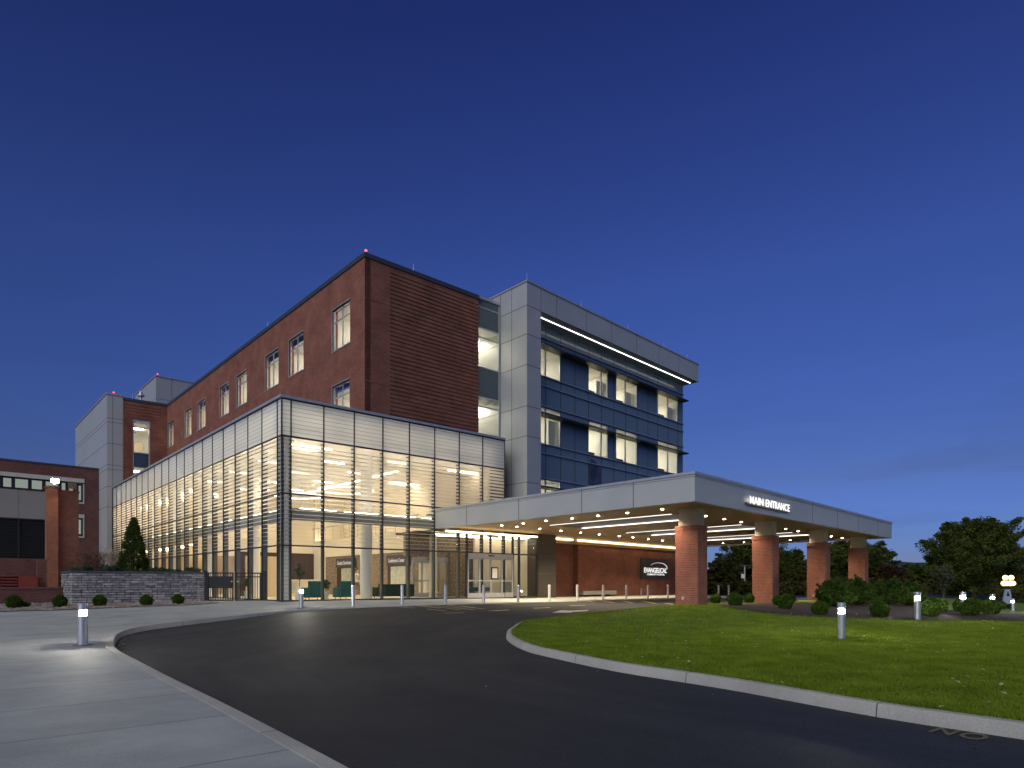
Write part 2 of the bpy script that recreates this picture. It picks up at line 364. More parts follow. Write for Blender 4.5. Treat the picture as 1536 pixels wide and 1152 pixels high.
def raw(name, verts, faces, mat, parent=None, loc=(0,0,0), smooth=False):
    """numpy mesh: verts (n,3); faces (m,k) all of one size"""
    verts = np.array(verts, np.float32)
    if parent is not None: verts[:, 2] -= ORG[parent.name].z
    faces = np.asarray(faces, np.int32); k = faces.shape[1]
    me = bpy.data.meshes.new(name); me.vertices.add(len(verts)); me.vertices.foreach_set('co', verts.ravel())
    me.loops.add(faces.size); me.loops.foreach_set('vertex_index', faces.ravel())
    me.polygons.add(len(faces)); me.polygons.foreach_set('loop_start', np.arange(0, faces.size, k, dtype=np.int32))
    me.update(calc_edges=True); me.materials.append(mat)
    if smooth: me.polygons.foreach_set('use_smooth', np.ones(len(faces), bool))
    o = bpy.data.objects.new(name, me); col.objects.link(o)
    if parent is not None: o.parent = parent
    else: o.location = loc
    ORG[o.name] = Vector(loc); return o
def text_geo(txt, size=1.0, extrude=.02, xs=1.0, bold=0.0, spacing=1.0):
    cu = bpy.data.curves.new('lettering', 'FONT'); cu.body = txt; cu.size = size; cu.extrude = extrude; cu.offset = bold; cu.space_character = spacing; cu.resolution_u = 3
    ob = bpy.data.objects.new('lettering', cu); col.objects.link(ob)
    dg = bpy.context.evaluated_depsgraph_get(); dg.update()
    me = bpy.data.meshes.new_from_object(ob.evaluated_get(dg))
    v = [Vector((p.co.x*xs, p.co.y, p.co.z)) for p in me.vertices]; f = [tuple(p.vertices) for p in me.polygons]
    bpy.data.objects.remove(ob); bpy.data.curves.remove(cu); bpy.data.meshes.remove(me)
    return v, f
def letters(mb, txt, place, width=None, **kw):
    """place(x, y, d) -> local coords of the builder; text scaled to width"""
    v, f = text_geo(txt, **kw)
    x0 = min(p.x for p in v); x1 = max(p.x for p in v); k = width/(x1-x0) if width else 1.0
    base = len(mb.v); mb.v += [mb.A(*place((p.x-x0)*k, p.y, p.z)) for p in v]
    for fc in f:
        mb.f.append(tuple(base+i for i in fc)); mb.uv.append([(0,0)]*len(fc)); mb.mi.append(mb.m)
# ------------------------------------------------------------------ camera
cam = bpy.data.cameras.new('camera'); co = bpy.data.objects.new('camera', cam); col.objects.link(co)
co.location = (0, 0, EYE); co.rotation_euler = (R(90), 0, 0)
cam.sensor_width = 36; cam.lens = FPX/1536*36; cam.shift_y = (HY-576)/1536; cam.clip_end = 12000; cam.clip_start = .05
sc.camera = co
# ------------------------------------------------------------------ sky
SUN_AZ = R(205)
GLOW_AZ = R(207)
w = bpy.data.worlds.new('World'); sc.world = w; w.use_nodes = True; nt = w.node_tree
bg = nt.nodes['Background']; bg.inputs['Strength'].default_value = .88
sky = N(nt, 'ShaderNodeTexSky', sky_type='NISHITA'); sky.sun_disc = False
sky.sun_elevation = R(SKY_EL); sky.sun_rotation = SUN_AZ; sky.ozone_density = SKY_OZ; sky.air_density = SKY_AIR; sky.dust_density = SKY_DUST
tc = N(nt, 'ShaderNodeTexCoord'); sxyz = N(nt, 'ShaderNodeSeparateXYZ'); L(nt, tc.outputs['Generated'], sxyz.inputs[0])
rp = N(nt, 'ShaderNodeValToRGB'); L(nt, sxyz.outputs['Z'], rp.inputs[0])      # dusk grading of the sky by elevation
for p_, c_ in ((.065, (.108,.115,.285)), (.152, (.145,.095,.16)), (.42, (.152,.092,.157)), (.69, (.095,.054,.115))):
    e_ = rp.color_ramp.elements.new(p_); e_.color = c4(c_)
rp.color_ramp.elements[0].color = c4((.095,.155,.64)); rp.color_ramp.elements[-1].color = c4((.07,.05,.1))
tint = N(nt, 'ShaderNodeMix', data_type='RGBA', blend_type='MULTIPLY'); tint.inputs[0].default_value = 1.0
L(nt, sky.outputs[0], tint.inputs[6]); L(nt, rp.outputs[0], tint.inputs[7])
# faint low evening cloud
mp = N(nt, 'ShaderNodeMapping'); mp.inputs['Scale'].default_value = (2.2, 2.2, 13.0); L(nt, tc.outputs['Generated'], mp.inputs[0])
nz = N(nt, 'ShaderNodeTexNoise', i_Scale=1.6, i_Detail=6, i_Roughness=.55, i_Distortion=.4); L(nt, mp.outputs[0], nz.inputs['Vector'])
mr = N(nt, 'ShaderNodeMapRange', i_1=.5, i_2=.76, i_3=0, i_4=.6); L(nt, nz.outputs['Fac'], mr.inputs[0])
mh = N(nt, 'ShaderNodeMapRange', i_1=.03, i_2=.42, i_3=1, i_4=0); L(nt, sxyz.outputs['Z'], mh.inputs[0])
mm = N(nt, 'ShaderNodeMath', operation='MULTIPLY'); L(nt, mr.outputs[0], mm.inputs[0]); L(nt, mh.outputs[0], mm.inputs[1])
cm = N(nt, 'ShaderNodeMix', data_type='RGBA'); L(nt, mm.outputs[0], cm.inputs[0]); L(nt, tint.outputs[2], cm.inputs[6])
dk = N(nt, 'ShaderNodeMix', data_type='RGBA', blend_type='MULTIPLY'); dk.inputs[0].default_value = 1; L(nt, tint.outputs[2], dk.inputs[6]); dk.inputs[7].default_value = (.8, .68, .66, 1)
L(nt, dk.outputs[2], cm.inputs[7]); L(nt, cm.outputs[2], bg.inputs['Color'])
sun = bpy.data.lights.new('afterglow_sun', 'SUN'); sun.energy = SUN_E; sun.angle = R(60); sun.color = (.95, .98, .9)
so = bpy.data.objects.new('afterglow_sun', sun); col.objects.link(so)
sd = Vector((math.sin(GLOW_AZ), math.cos(GLOW_AZ), math.tan(R(38)))).normalized()
so.rotation_euler = sd.to_track_quat('Z', 'Y').to_euler()
sc.view_settings.view_transform = 'Standard'; sc.view_settings.look = 'None'; sc.view_settings.exposure = EXPO; sc.view_settings.gamma = 1
cy = sc.cycles
cy.use_denoising = True; cy.max_bounces = 8; cy.diffuse_bounces = 4; cy.glossy_bounces = 4; cy.transmission_bounces = 6; cy.transparent_max_bounces = 24
cy.caustics_reflective = False; cy.caustics_refractive = False; cy.sample_clamp_indirect = 6.0; cy.use_light_tree = True
try: cy.denoiser = 'OPENIMAGEDENOISE'; cy.denoising_prefilter = 'ACCURATE'
except Exception: pass

# ------------------------------------------------------------------ ground sheets
def catmull(P, step=.35):
    out = []
    P = [Vector((p[0], p[1])) for p in P]
    for i in range(len(P)-1):
        p0 = P[max(i-1, 0)]; p1 = P[i]; p2 = P[i+1]; p3 = P[min(i+2, len(P)-1)]
        n = max(1, int((p2-p1).length/step))
        for k in range(n):
            t = k/n
            q = .5*((2*p1)+(p2-p0)*t+(2*p0-5*p1+4*p2-p3)*t*t+(3*p1-p0-3*p2+p3)*t**3); out.append((q.x, q.y))
    out.append((P[-1].x, P[-1].y)); return out
def inside(poly, x, y):
    r = False; j = len(poly)-1
    for i in range(len(poly)):
        xi, yi = poly[i]; xj, yj = poly[j]
        if (yi > y) != (yj > y) and x < (xj-xi)*(y-yi)/(yj-yi)+xi: r = not r
        j = i
    return r
def inside_np(poly, X, Y):
    r = np.zeros(X.shape, bool); j = len(poly)-1
    for i in range(len(poly)):
        xi, yi = poly[i]; xj, yj = poly[j]
        if yi != yj:
            c = ((yi > Y) != (yj > Y)) & (X < (xj-xi)*(Y-yi)/(yj-yi)+xi); r ^= c
        j = i
    return r
def sheet(name, poly, step, zfn, mat, off=0.0, label=None, cat=None, kind='structure'):
    xs = [p[0] for p in poly]; ys = [p[1] for p in poly]
    pts = [Vector(p) for p in poly]; n = len(pts); edges = [(i, (i+1) % n) for i in range(n)]
    gx = np.arange(min(xs), max(xs), step); gy = np.arange(min(ys), max(ys), step); X, Y = np.meshgrid(gx, gy); X = X.ravel(); Y = Y.ravel()
    ok = inside_np(poly, X, Y)
    pts += [Vector((float(x), float(y))) for x, y in zip(X[ok], Y[ok])]
    v, e, f, *_ = delaunay_2d_cdt(pts, edges, [], 1, 1e-4)
    me = bpy.data.meshes.new(name); me.from_pydata([(p.x, p.y, zfn(p.x, p.y)+off) for p in v], [], [tuple(x) for x in f]); me.materials.append(mat)
    bm = bmesh.new(); bm.from_mesh(me); bmesh.ops.recalc_face_normals(bm, faces=bm.faces)
    if sum(fc.normal.z for fc in bm.faces) < 0: bmesh.ops.reverse_faces(bm, faces=bm.faces)
    for fc in bm.faces: fc.smooth = True
    bm.to_mesh(me); bm.free()
    o = bpy.data.objects.new(name, me); col.objects.link(o); return tag(o, label, cat, None, kind)
def kerb(name, line, side, mat, label):
    """kerb swept along a line; side=+1: road on the left of the walking direction"""
    mb = MB(); prof = []
    for i, p in enumerate(line):
        a = Vector(line[max(i-1, 0)]); b = Vector(line[min(i+1, len(line)-1)]); t = (b-a).normalized(); nrm = Vector((-t.y, t.x))*side
        z = terrain(*p)+.012; q = Vector(p)+nrm*.17; q2 = Vector(p)+nrm*.2; zr = road_z(q2.x, q2.y)-.1
        prof.append([(p[0], p[1], z-.2), (p[0], p[1], z), (p[0]+nrm.x*.15, p[1]+nrm.y*.15, z), (q.x, q.y, z-.02), (q2.x, q2.y, zr)])
    d = 0
    for i in range(len(prof)-1):
        l = (Vector(prof[i+1][1])-Vector(prof[i][1])).length
        for k in range(4): mb.q([prof[i][k], prof[i+1][k], prof[i+1][k+1], prof[i][k+1]], [(d, k*.15), (d+l, k*.15), (d+l, k*.15+.15), (d, k*.15+.15)])
        d += l
    return tag(mb.build(name, mat, smooth=True), label, 'kerb', None, 'structure')

# materials of the ground
def concrete_mat(name, c1, c2, joints=True):
    m, nt, out = new_mat(name); b = pbsdf(nt, out, c1, .75, 0, .3)
    geo = N(nt, 'ShaderNodeNewGeometry'); mp = N(nt, 'ShaderNodeMapping'); mp.inputs['Rotation'].default_value = (0, 0, -R(39.5)); L(nt, geo.outputs['Position'], mp.inputs[0])
    nz = N(nt, 'ShaderNodeTexNoise', i_Scale=.8, i_Detail=7, i_Roughness=.6); L(nt, mp.outputs[0], nz.inputs['Vector'])
    nf = N(nt, 'ShaderNodeTexNoise', i_Scale=60, i_Detail=3); L(nt, geo.outputs['Position'], nf.inputs['Vector'])
    rp = N(nt, 'ShaderNodeValToRGB'); rp.color_ramp.elements[0].position = .3; rp.color_ramp.elements[1].position = .72
    rp.color_ramp.elements[0].color = c4(c1); rp.color_ramp.elements[1].color = c4(c2); L(nt, nz.outputs['Fac'], rp.inputs[0])
    mr = N(nt, 'ShaderNodeMapRange', i_1=.35, i_2=.65, i_3=.9, i_4=1.1); L(nt, nf.outputs['Fac'], mr.inputs[0])
    sv = N(nt, 'ShaderNodeVectorMath', operation='SCALE'); L(nt, rp.outputs[0], sv.inputs[0]); L(nt, mr.outputs[0], sv.inputs['Scale'])
    if joints:
        br = N(nt, 'ShaderNodeTexBrick', i_Color1=(1,1,1,1), i_Color2=(.93,.93,.93,1), i_Mortar=(.33,.33,.34,1), i_Scale=1.0, offset=0.0)
        br.inputs['Mortar Size'].default_value = .011; br.inputs['Brick Width'].default_value = 40.0; br.inputs['Row Height'].default_value = 1.95; br.inputs['Mortar Smooth'].default_value = .3
        mp2 = N(nt, 'ShaderNodeMapping'); mp2.inputs['Rotation'].default_value = (0, 0, -R(39.5)); mp2.inputs['Location'].default_value = (20, JOFF, 0); L(nt, geo.outputs['Position'], mp2.inputs[0]); L(nt, mp2.outputs[0], br.inputs['Vector'])
        ml = N(nt, 'ShaderNodeVectorMath', operation='MULTIPLY'); L(nt, sv.outputs[0], ml.inputs[0]); L(nt, br.outputs['Color'], ml.inputs[1]); L(nt, ml.outputs[0], b.inputs['Base Color'])
        bp = N(nt, 'ShaderNodeBump', i_Strength=.6, i_Distance=.01, invert=True); L(nt, br.outputs['Fac'], bp.inputs['Height']); L(nt, bp.outputs[0], b.inputs['Normal'])
    else:
        uv = N(nt, 'ShaderNodeUVMap'); su = N(nt, 'ShaderNodeSeparateXYZ'); L(nt, uv.outputs[0], su.inputs[0])
        dv = N(nt, 'ShaderNodeMath', operation='DIVIDE', i_1=3.05); L(nt, su.outputs[0], dv.inputs[0]); fr = N(nt, 'ShaderNodeMath', operation='FRACT'); L(nt, dv.outputs[0], fr.inputs[0])
        lt = N(nt, 'ShaderNodeMath', operation='LESS_THAN', i_1=.0045); L(nt, fr.outputs[0], lt.inputs[0])
        jm = N(nt, 'ShaderNodeMix', data_type='RGBA'); L(nt, lt.outputs[0], jm.inputs[0]); L(nt, sv.outputs[0], jm.inputs[6]); jm.inputs[7].default_value = (.05, .05, .05, 1); L(nt, jm.outputs[2], b.inputs['Base Color'])
        bp = N(nt, 'ShaderNodeBump', i_Strength=.5, i_Distance=.01); L(nt, nf.outputs['Fac'], bp.inputs['Height']); L(nt, bp.outputs[0], b.inputs['Normal'])
    return m
def asphalt_mat():
    m, nt, out = new_mat('asphalt'); b = pbsdf(nt, out, (.03,.03,.032), .7, 0, .22)
    geo = N(nt, 'ShaderNodeNewGeometry')
    d = N(nt, 'ShaderNodeTexNoise', i_Scale=.12, i_Detail=2); L(nt, geo.outputs['Position'], d.inputs['Vector'])
    # long sweeping tyre streaks around the bend: rings about the island tip
    vd = N(nt, 'ShaderNodeVectorMath', operation='DISTANCE'); L(nt, geo.outputs['Position'], vd.inputs[0]); vd.inputs[1].default_value = (9.5, 16.0, 0)
    ad = N(nt, 'ShaderNodeMath', operation='ADD'); L(nt, vd.outputs['Value'], ad.inputs[0]); dm = N(nt, 'ShaderNodeMath', operation='MULTIPLY', i_1=5.0); L(nt, d.outputs['Fac'], dm.inputs[0]); L(nt, dm.outputs[0], ad.inputs[1])
    cb = N(nt, 'ShaderNodeCombineXYZ'); L(nt, ad.outputs[0], cb.inputs[0])
    st = N(nt, 'ShaderNodeTexNoise', i_Scale=1.3, i_Detail=5, i_Roughness=.6); L(nt, cb.outputs[0], st.inputs['Vector'])
    pa = N(nt, 'ShaderNodeTexNoise', i_Scale=.35, i_Detail=6, i_Roughness=.65); L(nt, geo.outputs['Position'], pa.inputs['Vector'])
    fi = N(nt, 'ShaderNodeTexNoise', i_Scale=90, i_Detail=2); L(nt, geo.outputs['Position'], fi.inputs['Vector'])
    a1 = N(nt, 'ShaderNodeMapRange', i_1=.3, i_2=.7, i_3=.88, i_4=1.15); L(nt, st.outputs['Fac'], a1.inputs[0])
    a2 = N(nt, 'ShaderNodeMapRange', i_1=.3, i_2=.7, i_3=.84, i_4=1.18); L(nt, pa.outputs['Fac'], a2.inputs[0])
    a3 = N(nt, 'ShaderNodeMapRange', i_1=.35, i_2=.65, i_3=.55, i_4=1.6); L(nt, fi.outputs['Fac'], a3.inputs[0])
    p1 = N(nt, 'ShaderNodeMath', operation='MULTIPLY'); L(nt, a1.outputs[0], p1.inputs[0]); L(nt, a2.outputs[0], p1.inputs[1])
    p2 = N(nt, 'ShaderNodeMath', operation='MULTIPLY'); L(nt, p1.outputs[0], p2.inputs[0]); L(nt, a3.outputs[0], p2.inputs[1])
    sv = N(nt, 'ShaderNodeVectorMath', operation='SCALE'); sv.inputs[0].default_value = (.0245, .0262, .0305); L(nt, p2.outputs[0], sv.inputs['Scale']); L(nt, sv.outputs[0], b.inputs['Base Color'])
    mr = N(nt, 'ShaderNodeMapRange', i_1=.6, i_2=1.5, i_3=.8, i_4=.62); L(nt, p1.outputs[0], mr.inputs[0]); L(nt, mr.outputs[0], b.inputs['Roughness'])
    bp = N(nt, 'ShaderNodeBump', i_Strength=.35, i_Distance=.006); L(nt, fi.outputs['Fac'], bp.inputs['Height']); L(nt, bp.outputs[0], b.inputs['Normal']); return m
JOFF = .35
M['concrete'] = concrete_mat('pavement_concrete', (.255,.265,.26), (.385,.395,.385))
M['kerb'] = concrete_mat('kerb_concrete', (.3,.285,.265), (.44,.42,.39), False)
M['asphalt'] = asphalt_mat()
M['earth'] = noise_mat('meadow', (.018,.022,.01), (.03,.035,.016), .05, .95, detail=6)
M['lawn'] = noise_mat('lawn_turf', (.085,.125,.014), (.12,.165,.02), .5, .95, detail=6, coord='Object')
M['mulch'] = noise_mat('bark_mulch', (.022,.014,.011), (.055,.034,.026), 18, .95, bump=.8, detail=6)
M['gravel'] = noise_mat('gravel_bed', (.1,.08,.065), (.2,.16,.13), 14, .95, bump=.6)
M['line'] = noise_mat('worn_road_paint', (.3,.23,.12), (.42,.33,.18), 6, .7)
M['line_w'] = noise_mat('worn_white_paint', (.42,.37,.28), (.55,.49,.38), 6, .7)
M['line_dim'] = noise_mat('faded_road_paint', (.1,.085,.05), (.15,.125,.075), 8, .7)

Kb_px = [(400,1105),(300,1050),(224,1010),(190,991),(166,977),(159,966),(169,950),(208,939.5),(286,930),(400,918.5),(452,914),(530,910.3),(603,908),(668,906),(726,905),(800,902.8),(866,901.2),(939,898.8),(1003,897)]
Kb = [G(*p) for p in Kb_px]
e = Vector(Kb[0])-Vector(Kb[1]); e.normalize()
Kb = [tuple(Vector(Kb[0])+e*k) for k in (9, 7, 5, 3.5, 2.2, 1)]+Kb
KBL = catmull(Kb)
Ki_px = [(1536,1083),(1331,1055),(1136,1023),(1104,1018),(1020,1006),(948,996),(890,986),(844,977),(810,970),(790,963.5),(774,955),(769,948),(776,941),(802,930),(896,919.5),(960,913),(1010,908.6)]
Ki = [G(*p) for p in Ki_px]
e = Vector(Ki[0])-Vector(Ki[1]); e.normalize(); Ki = [tuple(Vector(Ki[0])+e*k) for k in (20, 16, 12, 9, 6, 4, 2)]+Ki
KIL = catmull(Ki)
asph = [(-45,-8),(70,-8),(70,78),(-45,78)]
sheet('road', asph, 1.0, road_z, M['asphalt'], 0, 'dark asphalt drive sweeping round the lawn to the entrance', 'road')
walk_poly = KBL+[CAN(30, 14.6, 0)[:2], CAN(30, 20, 0)[:2], (0, 52), (-12, 75), (-60, 78), (-60, -8)]
sheet('sidewalk', walk_poly, 1.0, terrain, M['concrete'], 0, 'pale concrete pavement between the drive and the building', 'pavement')
kerb('kerb', KBL, -1, M['kerb'], 'concrete kerb curving along the pavement edge')
lawn_poly = KIL+[CAN(3.0, 2.7, 0)[:2], CAN(16, 2.7, 0)[:2], CAN(30, 2.9, 0)[:2], (36, 51), (60, 58), (85, 40), (85, -8)]
sheet('lawn', lawn_poly, .8, terrain, M['lawn'], 0, 'mown green lawn inside the bend of the drive', 'lawn')
kerb('kerb', KIL, 1, M['kerb'], 'pale concrete kerb round the tip of the lawn')
mulch_px = [(1062,908.6),(1100,913),(1136,918.5),(1175,922.5),(1230,926),(1290,928.5),(1338,930),(1440,931.3),(1600,932),(1600,925),(1536,922.5),(1450,918.5),(1405,913.5),(1365,909),(1300,906),(1245,905.5),(1168,905.2),(1110,905.5)]
MULCH = catmull([G(*p) for p in mulch_px], .6)
sheet('mulch_bed', MULCH, .7, terrain, M['mulch'], .03, 'dark bark mulch bed behind the lawn', 'planting bed')
rock_px = [(-40,919.5),(0,918),(104,915),(200,911),(262,908.6),(312,906.3),(330,904.6),(306,902.5),(200,904),(100,905),(0,906),(-40,906)]
ROCK = [G(*p) for p in rock_px]
sheet('gravel_bed', ROCK, .6, terrain, M['gravel'], .012, 'stony bed along the foot of the stone wall', 'planting bed')
# far ground: one sheet to the horizon, just below everything near
def far_ground():
    rad = [0, 10, 25, 45, 70, 100, 160, 300, 600, 1200, 2500, 6000]; n = 64; v = []; f = []
    for r in rad:
        for k in range(n):
            a = 2*math.pi*k/n; x = r*math.cos(a); y = 30+r*math.sin(a)
            z = min(terrain(x, y), 0)-.55-(ss(r, 60, 160)*.6); v.append((x, y, z))
    for i in range(len(rad)-1):
        for k in range(n): f.append((i*n+k, (i+1)*n+k, (i+1)*n+(k+1) % n, i*n+(k+1) % n))
    tag(raw('ground', v, f, M['earth'], smooth=True), None, None, None, 'structure')
far_ground()
# hills on the horizon
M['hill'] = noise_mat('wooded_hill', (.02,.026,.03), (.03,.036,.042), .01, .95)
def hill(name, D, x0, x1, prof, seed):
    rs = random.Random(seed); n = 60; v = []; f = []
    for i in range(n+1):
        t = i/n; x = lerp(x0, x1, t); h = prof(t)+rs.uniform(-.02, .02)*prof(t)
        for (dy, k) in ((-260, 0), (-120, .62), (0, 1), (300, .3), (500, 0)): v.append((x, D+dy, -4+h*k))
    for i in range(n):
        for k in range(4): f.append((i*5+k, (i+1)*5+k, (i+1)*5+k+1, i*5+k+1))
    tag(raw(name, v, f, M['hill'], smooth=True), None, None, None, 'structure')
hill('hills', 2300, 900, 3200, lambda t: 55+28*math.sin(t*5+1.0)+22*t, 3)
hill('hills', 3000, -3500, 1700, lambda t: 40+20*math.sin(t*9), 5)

# grass blades
def grass():
    P = lawn_poly; n = 1300000
    Y = 5.5+np.random.rand(n)**1.6*26; X = (np.random.rand(n)*1.6-.12)*Y+np.random.rand(n)*.5
    ok = inside_np(P, X, Y) & ~inside_np(MULCH, X, Y); X = X[ok]; Y = Y[ok]
    keep = np.random.rand(len(X)) < np.clip(9.0/Y, .12, 1.0); X = X[keep]; Y = Y[keep]
    if len(X) > 460000: X = X[:460000]; Y = Y[:460000]
    kp = np.array([p for p in KIL if -1 < p[1] < 26 and p[0] < 26]); ii = np.random.randint(0, len(kp)-1, 9000); tt = np.random.rand(9000, 1)
    ep = kp[ii]*(1-tt)+kp[ii+1]*tt+np.random.randn(9000, 2)*.022      # tufts that lean over the kerb edge
    X = np.r_[X, ep[:, 0]]; Y = np.r_[Y, ep[:, 1]]
    Z = np.array([terrain(x, y) for x, y in zip(X, Y)]); n = len(X)
    h = (.03+.035*np.random.rand(n))*(1+.25*np.sin(X*1.7)*np.sin(Y*1.3)); wd = .0035+.00055*Y; a = np.random.rand(n)*6.283
    lean = np.random.randn(n, 2)*.022
    v = np.empty((n, 3, 3), np.float32)
    v[:, 0] = np.c_[X-np.cos(a)*wd, Y-np.sin(a)*wd, Z-.005]; v[:, 1] = np.c_[X+np.cos(a)*wd, Y+np.sin(a)*wd, Z-.005]; v[:, 2] = np.c_[X+lean[:, 0], Y+lean[:, 1], Z+h]
    f = np.arange(n*3).reshape(-1, 3)
    M['grass'] = leaf_mat('grass_blades', (.14,.2,.019), (.215,.285,.03), .3, 1.6)
    tag(raw('grass', v.reshape(-1, 3), f, M['grass']), 'short mown grass blades covering the lawn', 'grass', None, 'stuff')
grass()
def litter():
    rs = random.Random(4); v = []; f = []; k = 0
    while k < 230:
        y = 6+rs.random()**1.5*20; x = rs.uniform(-.05, .85)*y
        onl = inside(lawn_poly, x, y)
        if not onl and rs.random() > .06: continue
        z = (terrain(x, y)+.04) if onl else road_z(x, y)+.012
        s = rs.uniform(.02, .052); a = rs.random()*6.3; t = rs.uniform(-.5, .5); b = len(v)
        for (p, q, r_) in ((-1, 0, 0), (0, -.55, .25), (1, 0, 0), (0, .6, .3)):
            v.append((x+s*(p*math.cos(a)-q*math.sin(a)), y+s*(p*math.sin(a)+q*math.cos(a)), z+s*(r_+t*p)))
        f.append((b, b+1, b+2, b+3)); k += 1
    for i in range(140):
        p = KBL[min(len(KBL)-1, max(0, int(rs.gauss(52, 9))))]; x = p[0]+rs.uniform(.22, .5); y = p[1]+rs.uniform(-.3, .1); s = rs.uniform(.015, .03); a = rs.random()*6; z = road_z(x, y)+.012; b = len(v)
        if inside(walk_poly, x, y): continue
        for (p_, q, r_) in ((-1, 0, 0), (0, -.6, .3), (1, 0, 0), (0, .6, .4)): v.append((x+s*(p_*math.cos(a)-q*math.sin(a)), y+s*(p_*math.sin(a)+q*math.cos(a)), z+s*r_))
        f.append((b, b+1, b+2, b+3))
    M['dryleaf'] = leaf_mat('dry_leaf', (.42,.33,.2), (.72,.63,.46), .1, 9)
    tag(raw('fallen_leaves', v, f, M['dryleaf']), 'dry fallen leaves scattered over the lawn and kerbs', 'leaf litter', None, 'stuff')
litter()
def pebbles():
    rs = random.Random(9); V = []; F = []
    base = [(1,0,0),(0,1,0),(-1,0,0),(0,-1,0),(.0,0,.8),(0,0,-.7),(.7,.7,.2),(-.7,.7,.25),(-.7,-.7,.2),(.7,-.7,.3)]
    fc = [(0,6,4),(6,1,4),(1,7,4),(7,2,4),(2,8,4),(8,3,4),(3,9,4),(9,0,4)]
    xs = [p[0] for p in ROCK]; ys = [p[1] for p in ROCK]; k = 0
    while k < 2600:
        x = rs.uniform(min(xs), max(xs)); y = rs.uniform(min(ys), max(ys))
        if not inside(ROCK, x, y): continue
        s = rs.uniform(.03, .1); a = rs.random()*6.3; sx, sy, sz = s*rs.uniform(.7, 1.3), s*rs.uniform(.7, 1.2), s*rs.uniform(.5, .9); z = terrain(x, y)+.02; b = len(V)
        for p in base:
            px_, py_ = p[0]*sx, p[1]*sy; V.append((x+px_*math.cos(a)-py_*math.sin(a), y+px_*math.sin(a)+py_*math.cos(a), z+p[2]*sz))
        F += [tuple(b+i for i in t) for t in fc]; k += 1
    m = noise_mat('river_stone', (.13,.1,.085), (.36,.3,.26), 3.5, .85); tag(raw('river_stones', V, F, m), 'rounded river stones filling the bed by the wall', 'stones', None, 'stuff')
pebbles()
# painted markings
def mark(name, px_poly, mat, label):
    mb = MB(); pts = [G(*p, 0, road_z) for p in px_poly]; c = pts
    n = len(pts); mb.q([(x, y, road_z(x, y)+.014) for x, y in pts])
    return tag(mb.build(name, mat), label, 'road marking', None, 'structure')
def bar(px0, px1, wd, mat, name='painted_line', label=None):
    a = Vector(G(*px0, 0, road_z)); b = Vector(G(*px1, 0, road_z)); t = (b-a).normalized(); n_ = Vector((-t.y, t.x))*wd*.5
    mb = MB(); k = max(1, int((b-a).length/.7))
    for i in range(k):
        p, q = a.lerp(b, i/k), a.lerp(b, (i+1)/k)
        mb.q([(r.x, r.y, road_z(r.x, r.y)+.018) for r in (p-n_, q-n_, q+n_, p+n_)])
    return tag(mb.build(name, mat), label, 'road marking', None, 'structure')
for a, b in (((600,911.2),(622,912.6)),((626,909.5),(660,912.8)),((634,909),(690,915)),((654,908.6),(712,915.5)),((672,908.3),(726,914)),((640,914),(668,917)),((690,909.5),(712,912))):
    bar(a, b, .12, M['line'], label='worn yellow hatching line on the drive')
for a, b in (((667,920.3),(697,919.8)),((733,916.8),(764,915.2))): bar(a, b, .14, M['line'], label='worn yellow dash on the drive')
for a, b in (((801,913),(825,912)),((854,909.3),(878,908.3)),((740,917),(763,915.6))): bar(a, b, .16, M['line_w'], label='pale dash along the drop off lane')
for a, b in (((852,901.3),(862,903)),((878,901.6),(891,903.8)),((905,901.8),(922,904.8)),((935,901.8),(950,905)),((963,901.8),(984,906)),((996,905),(1012,908))):
    bar(a, b, .16, M['line'], label='slanted yellow bay line beside the entrance walk')
mark('painted_arrow', [(828,919.5),(842,915.8),(856,916.6),(884,915.2),(880,917.2),(858,918.2),(858,919.4)], M['line_w'], 'pale painted arrow on the drive by the lawn')
def no_mark():
    a = Vector(G(1392, 1098.2, 0, road_z)); b = Vector(G(1473, 1112, 0, road_z)); t = (b-a).normalized(); up = Vector((-t.y, t.x))
    mb = MB(); letters(mb, 'NO', lambda x, y, d: (a.x+t.x*x+up.x*y*.75, a.y+t.y*x+up.y*y*.75, road_z(a.x+t.x*x, a.y+t.y*x)+.008+d), width=(b-a).length, size=.62, extrude=.002, bold=.012, spacing=1.12)
    tag(mb.build('painted_letters', M['line_dim']), 'faded yellow NO painted on the asphalt', 'road marking', None, 'structure')
no_mark()
# ================================================================== BUILDINGS
T_IN = .12
M['greybeam'] = noise_mat('grey_green_beam', (.3,.31,.27), (.33,.34,.3), 2, .6)
M['e_fill_panel'] = emit_mat('fill_ceiling_panel', W1, 7.0); M['e_fill'] = emit_mat('hidden_fill_strip', (1, .83, .6), 10.0); M['e_signc'] = emit_mat('dim_lit_letter', (1, .95, .88), .5)  # ceiling panels and upward strips are added fill for the lobby
def O2(A, u=0, y=0, z=0): return A(u, y, z)
